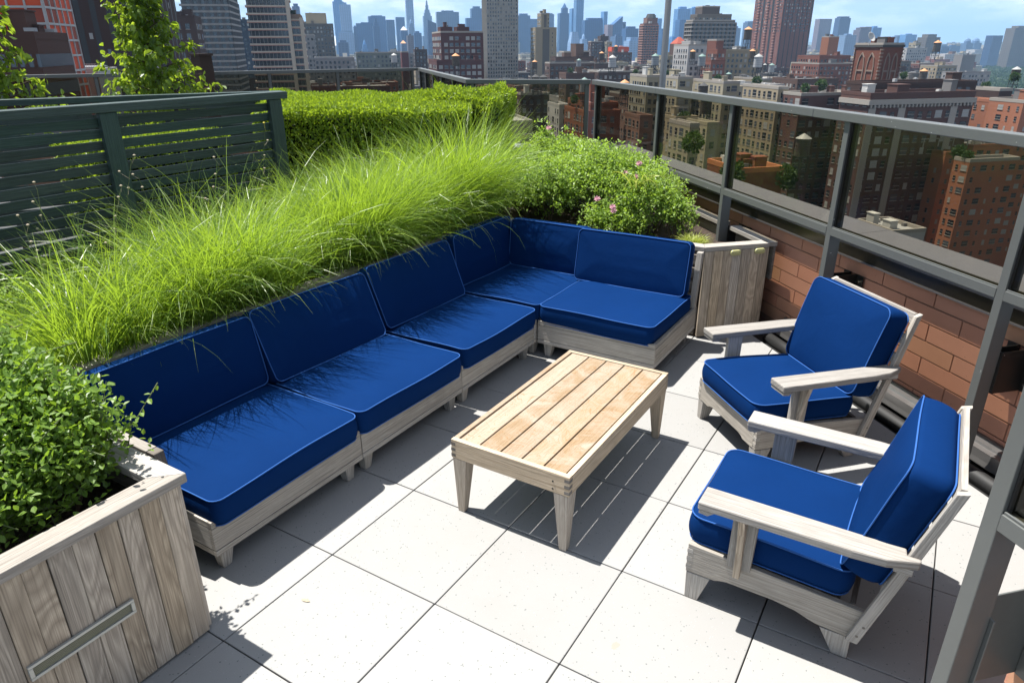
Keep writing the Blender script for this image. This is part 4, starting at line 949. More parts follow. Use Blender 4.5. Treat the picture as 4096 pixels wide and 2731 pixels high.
screen('green stained slatted screen in front behind the tall grass', (-2.68, -2.2), (-2.68, 2.93), .66, 1.885, [.05, 1.85, 3.68, 5.06])
screen('second green slatted screen farther back below the small trees', (-6.6, -.4), (-3.98, 4.05), .5, 1.80, [.1, 1.8, 3.4, 5.05], pitch=.075)

# ================================================================ FOLIAGE
def quads(name, V4, tint, matn, parent=None, smooth=True):
    """V4: (n,k,3) polygons"""
    n, k, _ = V4.shape; me = bpy.data.meshes.new(name)
    me.vertices.add(n*k); me.vertices.foreach_set('co', V4.reshape(-1).astype(np.float32))
    me.loops.add(n*k); me.loops.foreach_set('vertex_index', np.arange(n*k, dtype=np.int32))
    me.polygons.add(n); me.polygons.foreach_set('loop_start', np.arange(0, n*k, k, dtype=np.int32))
    me.update(calc_edges=True)
    a = me.attributes.new('tint', 'FLOAT', 'POINT'); a.data.foreach_set('value', np.repeat(tint, k).astype(np.float32))
    me.materials.append(M[matn]); o = bpy.data.objects.new(name, me); COL.objects.link(o); o.parent = parent
    return o
def unit(v): return v/np.maximum(np.linalg.norm(v, axis=-1, keepdims=True), 1e-9)
def leaves(name, P, D, Nn, L, Wd, tint, matn, parent=None, fold=.18, droop=.0):
    """P base points, D leaf direction, Nn rough normal; six sided folded leaf"""
    D = unit(D); S_ = unit(np.cross(D, Nn)); U = np.cross(S_, D); L = L[:, None]; Wd = Wd[:, None]
    dn = np.array([0, 0, -1.0])*droop
    b0 = P; l1 = P+D*L*.38-S_*Wd*.5+U*Wd*fold; l2 = P+D*L*.72-S_*Wd*.36+U*Wd*fold*.6+dn*L*.35; tp = P+D*L+dn*L
    r2 = P+D*L*.72+S_*Wd*.36+U*Wd*fold*.6+dn*L*.35; r1 = P+D*L*.38+S_*Wd*.5+U*Wd*fold; md = P+D*L*.55+dn*L*.15
    A_ = np.stack([b0, md, l2, l1], 1); B_ = np.stack([b0, r1, r2, md], 1); C_ = np.stack([md, tp, l2, l2], 1)
    q1 = np.stack([b0, md, tp, l1], 1)  # two quads: left half, right half
    left = np.stack([b0, md*.5+tp*.5, l2, l1], 1); 
    lf = np.stack([b0, tp, l2, l1], 1); rt = np.stack([b0, r1, r2, tp], 1)
    V4 = np.concatenate([lf, rt], 0)
    return quads(name, V4, np.concatenate([tint, tint]), matn, parent)
def rvec(n): return unit(rng.normal(size=(n, 3)))

# ---- tall arching grass
def blades(name, base, head, lean, L, Wd, curve, tint, matn, parent=None, seg=8):
    n = len(base); ang = lean.copy(); p_ = base.copy(); pts = [p_.copy()]
    hx = np.stack([np.cos(head), np.sin(head), 0*head], 1)
    for k in range(seg):
        s_ = (k+.5)/seg; ang = lean+curve*s_**1.6
        st = hx*np.sin(ang)[:, None]+np.array([0, 0, 1.0])*np.cos(ang)[:, None]
        p_ = p_+st*(L/seg)[:, None]; pts.append(p_.copy())
    pts = np.stack(pts, 1)
    sd = np.stack([-np.sin(head), np.cos(head), 0*head], 1)+rng.normal(size=(n, 3))*.5; sd = unit(sd)
    prof = np.array([.75, 1, 1, .95, .85, .7, .52, .32, .08])[:seg+1]
    l_ = pts-sd[:, None]*(Wd[:, None]*prof/2)[..., None]; r_ = pts+sd[:, None]*(Wd[:, None]*prof/2)[..., None]
    V4 = np.stack([l_[:, :-1], r_[:, :-1], r_[:, 1:], l_[:, 1:]], 2).reshape(-1, 4, 3)
    return quads(name, V4, np.repeat(tint, seg), matn, parent)
N = 26000
cl = []
while len(cl) < 150:
    x, y = (rng.uniform(-2.5, -1.44) if rng.random() < .72 else rng.uniform(-1.6, -1.40)), rng.uniform(.42, 6.1)
    if y < 1.5 and x < -2.35+.55*(1.5-y)*.9 and rng.random() < .85: continue
    if y < 1.0 and (x < -1.85 or rng.random() < .5): continue
    if y > 4.2 and x > -1.75-.45*(y-4.2): continue
    if y > 5.5: continue
    if y > 4.4 and rng.random() < .2: continue
    cl.append((x, y))
cl = np.array(cl); ci = rng.integers(0, len(cl), N)
off = rng.normal(size=(N, 2))*.062
base = np.concatenate([cl[ci]+off, np.full((N, 1), .60)], 1)
base[:, 0] = np.minimum(base[:, 0], -1.40)
head = np.arctan2(off[:, 1], off[:, 0])+rng.normal(size=N)*.55
# lean outwards, towards the sofa on the sofa side
bias = np.where(cl[ci][:, :1] > -1.8, np.array([[.55, -.12]]), np.array([[.12, .0]])); hv = np.stack([np.cos(head), np.sin(head)], 1)+bias*rng.uniform(.1, 1.2, N)[:, None]+0
head = np.arctan2(hv[:, 1], hv[:, 0])
Lb = rng.uniform(.48, 1.0, N)*np.where(cl[ci][:, 0] > -1.75, 1.24, 1.0)*np.interp(cl[ci][:, 1], [.4, 1.0, 2.5, 3.5, 4.5, 6], [.74, .82, .85, .95, 1.17, 1.17])
lean = np.abs(rng.normal(size=N))*.20+.03; curve = rng.uniform(.5, 2.9, N)*(.55+.5*rng.random(N))
Wb = rng.uniform(.0036, .0085, N)*np.where(rng.random(N) < .1, 1.35, 1.0); tint = np.clip(rng.normal(.55, .36, N), 0, 1)
frw = cl[ci][:, 0] > -1.75; curve = np.where(frw, curve*.80+.1, curve); lean = np.where(frw, lean+.06, lean)
wild = rng.random(N) < .045; head = np.where(wild, rng.uniform(0, 6.28, N), head); Lb = np.where(wild, Lb*1.22, Lb); curve = np.where(wild, curve*.8, curve)
straw = rng.random(N) < .03; tint = np.where(straw, 1.35, tint)
gr = blades('ornamental_grass', base, head, lean, Lb, Wb, curve, tint, 'grass_leaf')
tag(gr, 'dense bright green arching grass filling the planter behind the blue back cushions', 'grass', kind='stuff')
# a few seed stalks and wild flowers above the left end of the grass
for k, (x, y, hgt, lx, ly) in enumerate(((-2.3, .75, .86, -.12, .1), (-2.15, 1.0, .82, -.05, .22), (-2.4, 1.25, .95, .02, .18), (-2.1, .62, .74, -.2, .05), (-2.35, 2.35, 1.06, .06, .1), (-2.2, 1.75, .9, .1, .12), (-2.3, 1.5, .85, -.08, -.05))):
    w_ = thing('wildflower', ['thin wildflower stalk leftmost above the grass', 'wildflower stalk left of the screen post', 'wildflower stalk in front of the left screen post', 'low bent wildflower stalk at the left end of the grass', 'tall stalk with a yellow flower against the screen', 'wildflower stalk in the middle of the left screen bay', 'short wildflower stalk with pale heads beside the post'][k], 'flower', (x, y, .6), 0, 'wildflower stalks in the grass')
    pts = [(lx*s_**2, ly*s_**2, hgt*s_) for s_ in np.linspace(0, 1, 6)]
    MB().tube(pts, .0018, 5).build('stem', 'stem_green', w_)
    for q_ in range(5):
        s_ = 1-.1*q_; hx_ = (lx*s_**2+random.uniform(-.04, .04), ly*s_**2+random.uniform(-.04, .04), hgt*s_+random.uniform(0, .03))
        b_ = MB(); b_.tube([(lx*s_**2, ly*s_**2, hgt*s_-.02), hx_], .001, 4); b_.lathe([(.0, 0), (.007, .004), (.009, .010), (.004, .014)], 7, hx_)
        b_.build('flower_head', 'yellow_flower' if (k == 4 and q_ == 0) else 'seed', w_)

# ---- clipped hedge
def poly_hedge(label, poly, z0, z1, dens, lw, seed, name='box_hedge', wav=.022, cat='hedge'):
    rs = np.random.default_rng(seed); root = thing(name, label, cat, (sum(p[0] for p in poly)/len(poly), sum(p[1] for p in poly)/len(poly), z0))
    ox, oy = root.location.x, root.location.y
    cx, cy_ = ox, oy
    core = [((x-cx)*.90, (y-cy_)*.90) for x, y in poly]
    MB().prism(core, 0.02, z1-z0-.09).build('light_block_core', 'dark_core', root)  # dark filler added to block light inside the leaf shell
    P, Nn = [], []
    ar = abs(sum(poly[i][0]*poly[(i+1) % len(poly)][1]-poly[(i+1) % len(poly)][0]*poly[i][1] for i in range(len(poly))))/2
    # top
    xs = np.array(poly); mn, mx_ = xs.min(0), xs.max(0); n = int(dens*(mx_[0]-mn[0])*(mx_[1]-mn[1])); q_ = rs.uniform(mn, mx_, (n, 2))
    ins = np.ones(n, bool)
    for i in range(len(poly)):
        a, b_ = np.array(poly[i]), np.array(poly[(i+1) % len(poly)]); e = b_-a; ins &= (e[0]*(q_[:, 1]-a[1])-e[1]*(q_[:, 0]-a[0])) > 0
    q_ = q_[ins]; P.append(np.c_[q_, np.full(len(q_), z1)]); Nn.append(np.tile([0, 0, 1.0], (len(q_), 1)))
    for i in range(len(poly)):
        a, b_ = np.array(poly[i]), np.array(poly[(i+1) % len(poly)]); e = b_-a; l = np.linalg.norm(e); nn = np.array([e[1], -e[0]])/l
        n = int(dens*l*(z1-z0)*.8); s_ = rs.random(n); zz = z1-(rs.random(n)**1.3)*(z1-z0)
        P.append(np.c_[a+e*s_[:, None], zz]); Nn.append(np.tile([nn[0], nn[1], .25], (n, 1)))
    P = np.concatenate(P); Nn = unit(np.concatenate(Nn))
    wv = (np.sin(P[:, 0]*5.1)*np.sin(P[:, 1]*4.3+1)+np.sin(P[:, 0]*11+P[:, 2]*9)*.5)*wav
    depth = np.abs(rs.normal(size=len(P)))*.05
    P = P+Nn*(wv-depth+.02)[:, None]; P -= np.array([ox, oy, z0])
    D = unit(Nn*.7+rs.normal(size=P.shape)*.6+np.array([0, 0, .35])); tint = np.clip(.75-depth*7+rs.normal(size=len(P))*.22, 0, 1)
    L = rs.uniform(.75, 1.25, len(P))*lw
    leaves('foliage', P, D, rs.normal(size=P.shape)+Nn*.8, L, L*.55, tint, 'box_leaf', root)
    return root
poly_hedge('clipped boxwood hedge between the end of the slatted screen and the back railing', [(-3.35, 3.25), (-2.22, 3.95), (-3.45, 5.9), (-5.35, 5.15)], .62, 1.68, 8500, .030, 3)
poly_hedge('second clipped hedge block continuing behind the tallest grass', [(-2.2, 4.0), (-1.95, 4.6), (-3.1, 6.3), (-3.55, 5.85)], .62, 1.66, 7000, .030, 4)
poly_hedge('looser taller shrub end of the hedge at the corner of the back railing', [(-2.55, 4.9), (-1.98, 5.25), (-2.55, 6.3), (-3.35, 5.9)], .62, 1.73, 6500, .033, 5, wav=.09)
poly_hedge('hedge glimpsed through the slats behind the front screen', [(-4.5, 2.0), (-3.7, 1.9), (-3.6, 3.1), (-4.6, 3.2)], .4, 1.50, 3500, .035, 6)

# ---- bushes made of leafy shoots
def shoot_bush(root, blobs, nshoot, lps, ll, matn, seed, core=True, up=.35, stemr=.0025, wr=.55, spread=.55):
    rs = np.random.default_rng(seed); P, D, Nn, TT = [], [], [], []; st = MB()
    wts = np.array([b_[3]*b_[4]*b_[5] for b_ in blobs])**.66; wts /= wts.sum()
    for i in rs.choice(len(blobs), nshoot, p=wts):
        cx, cy_, cz, rx, ry, rz = blobs[i]; v = unit(rs.normal(size=3)+np.array([0, 0, .45])); 
        if v[2] < -.45: v[2] *= -.5
        rad = rs.uniform(.55, 1.08)
        tip = np.array([cx, cy_, cz])+v*np.array([rx, ry, rz])*rad
        dr = unit(v+np.array([0, 0, up])+rs.normal(size=3)*spread); Ls = rs.uniform(.10, .22)*(ll/.03)**.5
        b0 = tip-dr*Ls
        if rs.random() < .3: st.tube([b0, b0+dr*Ls*.5, tip], [stemr, stemr*.8, stemr*.4], 4)
        sidev = unit(np.cross(dr, rs.normal(size=3))); s2 = np.cross(dr, sidev)
        for k in range(lps):
            s_ = (k+.5)/lps; an = k*2.4+rs.random(); o_ = sidev*np.cos(an)+s2*np.sin(an)
            P.append(b0+dr*Ls*s_); D.append(unit(o_*.85+dr*.5+np.array([0, 0, .15])+rs.normal(size=3)*.2)); Nn.append(np.array([0, 0, 1.0])+rs.normal(size=3)*.35)
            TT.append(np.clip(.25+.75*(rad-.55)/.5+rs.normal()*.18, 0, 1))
    P, D, Nn, TT = map(np.array, (P, D, Nn, TT)); L = rs.uniform(.7, 1.2, len(P))*ll
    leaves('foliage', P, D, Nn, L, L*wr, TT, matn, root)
    st.build('twigs', 'stem_green', root)
    if core:
        for cx, cy_, cz, rx, ry, rz in blobs[:core if isinstance(core, int) and core > 1 else len(blobs)]:
            for k in range(4):
                a = rs.uniform(-1, 1, 3)*np.array([rx, ry, 0])*.5
                st2 = MB(); st2.tube([(cx+a[0]*.3, cy_+a[1]*.3, 0.0), (cx+a[0]*.7, cy_+a[1]*.7, cz*.5), (cx+a[0], cy_+a[1], cz+rz*.4)], [.009, .006, .003], 5); st2.build('stem', 'bark', root)
    return root
rb = thing('rose_bush', 'large rose bush with a few pink blooms in the corner planter', 'bush', (-.45, 5.05, .6))
shoot_bush(rb, [(-.75, .55, .30, .60, .60, .40), (-1.15, .35, .26, .45, .5, .38), (-1.0, -.15, .24, .42, .4, .34), (-1.45, .9, .28, .38, .45, .36), (.0, .0, .38, .50, .45, .34), (.35, -.22, .32, .38, .38, .30), (-.30, .1, .40, .5, .48, .38), (-.7, -.25, .32, .45, .4, .34), (-1.1, .7, .35, .5, .6, .42), (.10, -.42, .14, .40, .26, .22), (.62, -.30, .22, .22, .2, .2), (-.15, .55, .3, .5, .4, .3)], 6800, 9, .032, 'rose_leaf', 11)
for k, (x, y, z) in enumerate(((1425, 420, 0), (1428, 437, 0), (1412, 438, 0), (1386, 491, 0), (1420, 498, 0), (1422, 505, 0), (1237, 325, 0), (1665-0, 0, 0))[:7]):
    pos = ((.17, -.14, .62), (.20, -.27, .52), (.08, -.24, .54), (-.02, -.60, .36), (.14, -.62, .31), (.155, -.63, .28), (-1.15, .55, .80))[k]
    b_ = MB(); rs = random.Random(k); 
    for ring, (rr_, zz, n_) in enumerate(((.026, .0, 7), (.019, .008, 6), (.011, .014, 5))):
        for j in range(n_):
            a = 2*math.pi*(j+.5*ring)/n_; ca_, sa_ = math.cos(a), math.sin(a); w_ = rr_*.62
            b_.quadbox([(0, 0, zz), (rr_*.5*ca_-w_*sa_*.5, rr_*.5*sa_+w_*ca_*.5, zz+.006), (rr_*ca_, rr_*sa_, zz+.014), (rr_*.5*ca_+w_*sa_*.5, rr_*.5*sa_-w_*ca_*.5, zz+.006), (0, 0, zz+.002), (rr_*.5*ca_-w_*sa_*.5, rr_*.5*sa_+w_*ca_*.5, zz+.008), (rr_*ca_, rr_*sa_, zz+.016), (rr_*.5*ca_+w_*sa_*.5, rr_*.5*sa_-w_*ca_*.5, zz+.008)])
    o = b_.build('rose_bloom', 'pink_petal', rb); o.location = pos; o.rotation_euler = (R(40), 0, R(20)); o.scale = (1.25,)*3
fb = thing('leafy_bush', 'glossy leaved bush overflowing the front left planter', 'bush', (-.55, -.50, .6))
shoot_bush(fb, [(-.28, .22, .34, .44, .36, .30), (.02, .32, .30, .28, .26, .24), (-.05, -.05, .20, .34, .45, .26), (.10, .05, .18, .20, .28, .20), (-.55, .15, .36, .42, .42, .32), (-.28, -.5, .16, .42, .4, .28), (.12, .25, .22, .22, .25, .2)], 4800, 9, .030, 'bush_leaf', 12, wr=.62)
ub = thing('leafy_bush', 'small leaved bush at the left edge below the slatted screen', 'bush', (-2.25, .25, .6))
shoot_bush(ub, [(.0, .15, .22, .42, .5, .26), (-.1, -.4, .28, .4, .4, .3), (.35, .0, .05, .35, .5, .18), (.5, -.45, .1, .35, .4, .22), (-.2, .55, .25, .25, .35, .24)], 1500, 8, .033, 'rose_leaf', 13)
# loose shoot reaching up in front of the dark pane
ls = thing('rose_shoot', 'tall loose rose shoots standing up beside the tallest grass', 'plant', (-1.75, 5.75, .6))
shoot_bush(ls, [(0, 0, .65, .12, .12, .25), (.25, -.1, .5, .2, .2, .2), (-.1, 0, .45, .3, .3, .2)], 130, 9, .040, 'rose_leaf', 14)
rng2 = np.random.default_rng(5); n = 900
base = np.c_[rng2.normal(size=(n, 2))*.03, np.zeros(n)]; hd = rng2.uniform(0, 6.28, n)
yg = thing('grass_tuft', 'low yellow green grass tuft in the planter corner by the railing post', 'plant', (.42, 4.46, .62))
blades('tuft_blades', base, hd, rng2.uniform(.2, .8, n), rng2.uniform(.10, .20, n), rng2.uniform(.004, .007, n), rng2.uniform(.6, 1.7, n), rng2.uniform(.3, 1, n), 'yellow_grass', yg)
# long arching blades in the rose bush
n = 16; hd = np.linspace(-1.8, .6, n); ab = thing('arching_plant', 'broad arching pale green blades sticking out of the rose bush', 'plant', (-.22, 4.72, 1.0))
blades('blade', np.c_[rng2.normal(size=(n, 2))*.02, np.zeros(n)], hd, rng2.uniform(.2, .7, n), rng2.uniform(.3, .5, n), rng2.uniform(.008, .014, n), rng2.uniform(1.4, 2.4, n), np.full(n, .9), 'yellow_grass', ab)

# ---- the two small trees beyond the screens
def small_tree(label, x, y, h, rw, seed, zc, nb=46):
    t_ = thing('small_tree', label, 'tree', (x, y, .0), 0, 'small broad leaved trees beyond the screens'); rs = np.random.default_rng(seed)
    MB().tube([(0, 0, 0), (.02, .01, h*.4), (-.02, .03, h*.75), (0, .02, h*.98)], [.035, .028, .018, .006], 8).build('trunk', 'bark', t_)
    P, D, Nn, TT = [], [], [], []; br = MB()
    for k in range(nb):
        z = zc+(h-zc)*(k+.5)/nb; a = k*2.39+rs.random()*.5; ln = rw*(1.08-.92*((z-zc)/(h-zc))**.75)*rs.uniform(.6, 1.15)
        d = unit(np.array([math.cos(a), math.sin(a), .55])); b0 = np.array([0, 0, z-.1])
        pts = [b0+d*ln*s_+np.array([0, 0, -.16*ln*s_*s_]) for s_ in np.linspace(0, 1, 6)]
        br.tube(pts, [.008, .007, .006, .005, .0035, .002], 5)
        for j in range(40):
            s_ = rs.uniform(.12, 1.02); p_ = b0+d*ln*s_+np.array([0, 0, -.16*ln*s_*s_])+rs.normal(size=3)*.025
            P.append(p_); D.append(unit(np.array([math.cos(a), math.sin(a), 0])*.35+rs.normal(size=3)*.55+np.array([0, 0, -.55]))); Nn.append(np.array([d[0], d[1], .3])+rs.normal(size=3)*.5); TT.append(np.clip(rs.normal(.55, .28), 0, 1))
    P, D, Nn, TT = map(np.array, (P, D, Nn, TT)); L = rs.uniform(.065, .105, len(P))
    br.build('branches', 'bark', t_); leaves('crown', P, D, Nn, L, L*.62, TT, 'tree_leaf', t_, fold=.22, droop=.12)
small_tree('small young tree with drooping leaves rising above the screens', -6.72, 4.47, 3.45, .92, 8, 1.35, 78)
small_tree('small leafy tree at the left edge of the picture above the screens', -6.95, 2.60, 3.5, .95, 9, 1.2, 78)
ck = thing('brick_chimney', 'slim dark brown chimney pillar behind the far left railing', 'chimney', (-9.21, 7.02, 0))
ck = MB().box(-.12, .12, -.12, .12, 0, 2.08).box(-.14, .14, -.14, .14, 2.081, 2.12).build('chimney_shaft', 'brown_pillar', ck) if 'brown_pillar' in M else None

# ---- small litter on the pavers and fixings
for lab, nm, cat, x, y, rz, s_, mt in (('crumpled reddish leaf lying on the paver near the bottom edge', 'fallen_leaf', 'leaf', 1.62, .42, .4, .030, 'red_roof_leaf'), ('pale dry leaf on the paver beside the sofa leg', 'fallen_leaf', 'leaf', .12, .33, .2, .022, 'seed')):
    t_ = thing(nm, lab, cat, (x, y, .003), rz)
    b_ = MB(); b_.prism([(-s_, 0), (-s_*.4, -s_*.35), (s_*.5, -s_*.3), (s_, 0), (s_*.4, s_*.4), (-s_*.5, s_*.32)], 0, .002); b_.build('leaf_blade', mt, t_)
for (x, y) in ((-.11, -.03), (-.11, -.62), (-.70, -.02), (-.11, -1.1)):
    MB().lathe([(.0055, ZT), (.0055, ZT+.0012)], 8, (x, y, 0)).build('screw', 'steel', pa, world=True) if False else tag(MB().lathe([(.0055, ZT-.002), (.0055, ZT+.0010)], 8, (x, y, 0)).build('screw', 'rubber', pa))

# ================================================================ THE CITY
E1 = Vector((S2, S2, 0)); E2 = Vector((-S2, S2, 0)); GZ = -80.0
GM = Matrix(((S2, -S2, 0, 0), (S2, S2, 0, 0), (0, 0, 1, 0), (0, 0, 0, 1)))     # (a, b, z) city grid
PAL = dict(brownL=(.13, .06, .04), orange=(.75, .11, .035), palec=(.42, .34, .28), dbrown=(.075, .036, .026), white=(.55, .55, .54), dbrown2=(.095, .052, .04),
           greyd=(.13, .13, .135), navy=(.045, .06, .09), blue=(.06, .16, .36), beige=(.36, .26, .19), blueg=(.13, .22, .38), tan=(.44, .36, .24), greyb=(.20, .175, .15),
           lgrey=(.40, .38, .37), skyb=(.14, .34, .66), skyl=(.30, .46, .70), blue2=(.035, .14, .36), brownb=(.17, .15, .19), navyb=(.05, .10, .22), redd=(.14, .05, .042),  # blue keys of far towers: distance haze painted into the base colour
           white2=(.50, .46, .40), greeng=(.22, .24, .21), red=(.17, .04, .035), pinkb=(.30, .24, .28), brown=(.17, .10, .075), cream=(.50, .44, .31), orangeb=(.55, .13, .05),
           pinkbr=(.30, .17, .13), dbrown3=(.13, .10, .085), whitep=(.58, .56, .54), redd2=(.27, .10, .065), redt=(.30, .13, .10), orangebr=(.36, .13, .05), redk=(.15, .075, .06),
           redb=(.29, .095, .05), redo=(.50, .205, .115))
def wallmat(key, far):
    nm = 'city_'+key+('_far' if far else '')
    if nm in M: return nm
    c0 = PAL[key]; m, t, b = mat(nm, c0, .85 if not far else .35, 0, .3); q = NB(t); c0 = al(c0)
    pos = q.n('ShaderNodeNewGeometry').outputs['Position']; oi = q.n('ShaderNodeObjectInfo').outputs['Random']
    c = q.mix(q.math('MULTIPLY', q.noise(pos, .11, 5, .7), .7), c0, tuple(x*.68 for x in c0))
    uv = q.n('ShaderNodeUVMap').outputs[0]; sp = q.n('ShaderNodeSeparateXYZ', {0: uv}); nrm = q.n('ShaderNodeSeparateXYZ', {0: q.n('ShaderNodeNewGeometry').outputs['Normal']})
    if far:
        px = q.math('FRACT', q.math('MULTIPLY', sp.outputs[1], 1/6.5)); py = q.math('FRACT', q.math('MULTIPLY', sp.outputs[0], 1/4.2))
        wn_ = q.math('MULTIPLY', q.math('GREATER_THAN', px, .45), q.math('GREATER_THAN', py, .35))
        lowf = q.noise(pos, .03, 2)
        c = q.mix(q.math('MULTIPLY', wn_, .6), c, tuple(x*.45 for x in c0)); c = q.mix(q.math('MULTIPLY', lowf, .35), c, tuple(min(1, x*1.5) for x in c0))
    else:
        st = q.noise(q.scale(pos, (1, 1, 9)), .6, 3, .6); c = q.mix(q.math('MULTIPLY', st, .3), c, tuple(x*.75 for x in c0))
    hs = q.n('ShaderNodeHueSaturation', {'Color': c, 'Value': q.math('ADD', .85, q.math('MULTIPLY', oi, .3))})
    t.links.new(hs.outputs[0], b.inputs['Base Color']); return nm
mat('window_dark', (.025, .03, .035), .12, 0, .8); mat('window_mid', (.10, .12, .14), .15, 0, .8); mat('window_blind', (.42, .42, .40), .5); mat('stone_trim', (.42, .38, .33), .8); mat('arch_stone', (.30, .22, .17), .85); mat('trim_white', (.62, .61, .58), .7)
mat('roof_dark', (.07, .068, .066), .9); mat('roof_light', (.45, .45, .45), .8); mat('roof_mid', (.20, .19, .185), .9); mat('tank_wood', (.10, .075, .055), .85); mat('tank_grey', (.38, .40, .42), .6); mat('tank_white', (.62, .62, .62), .6)
mat('terracotta', (.55, .19, .07), .75); mat('cone_green', (.16, .26, .23), .6); mat('cone_orange', (.62, .30, .12), .7); mat('cone_grey', (.40, .40, .38), .5); mat('black_steel', (.02, .02, .02), .5); mat('red_roof', (.40, .07, .03), .7); mat('balcony_slab', (.35, .33, .31), .8)
mat('band_pink', (.50, .26, .20), .75); mat('band_cream', (.60, .52, .42), .75); mat('orange_net', (.85, .10, .02), .7); mat('mullion_white', (.60, .58, .56), .6); mat('cool_glass', (.12, .2, .3), .1, 0, .9)

def win_mesh(w, h, glass, key):
    b_ = MB(); b_.box(-w/2, w/2, -.02, .03, 0, h, mi=0); b_.box(-w/2-.08, w/2+.08, -.12, .02, -.16, -.001, mi=1)
    b_.box(-w/2, w/2, -.05, .0, h*.48, h*.54, mi=1)
    return b_.mesh('window', [glass, 'stone_trim'])
WM = [win_mesh(1.3, 1.7, g_, g_) for g_ in ('window_dark', 'window_dark', 'window_mid', 'window_blind', 'window_mid', 'window_dark')]
WMW = [win_mesh(2.2, 1.9, g_, g_) for g_ in ('window_dark', 'window_mid', 'window_blind', 'window_dark')]
bcount = 0
def faces_of(a0, a1, b0, b1):
    """(origin, direction, outward normal, length) of the faces that look towards the terrace"""
    A = GM.to_3x3()
    r_ = [(Vector((a0, b0, 0)), Vector((1, 0, 0)), Vector((0, -1, 0)), a1-a0)]
    if a0 > 0: r_.append((Vector((a0, b1, 0)), Vector((0, -1, 0)), Vector((-1, 0, 0)), b1-b0))
    if a1 < 25: r_.append((Vector((a1, b0, 0)), Vector((0, 1, 0)), Vector((1, 0, 0)), b1-b0))
    return r_
def joined_windows(root, faces, z0, z1, bw, fl, ww, wh, mats, pr=.06, seed=0, sill=False, skip=.0):
    rs = random.Random(seed); b_ = MB()
    for (o_, d, n, Lg) in faces:
        k = max(1, int(Lg/bw)); m_ = (Lg-k*bw)/2+bw/2; nf = int((z1-z0)/fl)
        for i in range(k):
            for j in range(nf):
                if rs.random() < skip: continue
                c_ = o_+d*(m_+i*bw); zz = z1-(j+1)*fl+fl*.25; mi = rs.choices(range(len(mats)), weights=[6, 3, 2][:len(mats)])[0]
                P = [c_-d*ww/2+n*pr, c_+d*ww/2+n*pr, c_+d*ww/2+n*pr+Vector((0, 0, wh)), c_-d*ww/2+n*pr+Vector((0, 0, wh))]
                q_ = len(b_.v); b_.v += [(p_.x, p_.y, zz+p_.z) for p_ in P]; b_.f.append((q_, q_+1, q_+2, q_+3)); b_.mi.append(mi); b_.uv += [(0, 0)]*4
                if sill:
                    P = [c_-d*(ww/2+.1)+n*(pr+.1), c_+d*(ww/2+.1)+n*(pr+.1), c_+d*(ww/2+.1)+n*pr, c_-d*(ww/2+.1)+n*pr]; q_ = len(b_.v)
                    b_.v += [(p_.x, p_.y, zz) for p_ in P]+[(p_.x, p_.y, zz-.2) for p_ in P]
                    b_.f += [(q_, q_+1, q_+2, q_+3), (q_+4, q_+5, q_+1, q_)]; b_.mi += [len(mats)]*2; b_.uv += [(0, 0)]*8
    if not b_.v: return
    o = b_.build('windows', list(mats)+['stone_trim'], root); o['kind'] = 'stuff'; return o
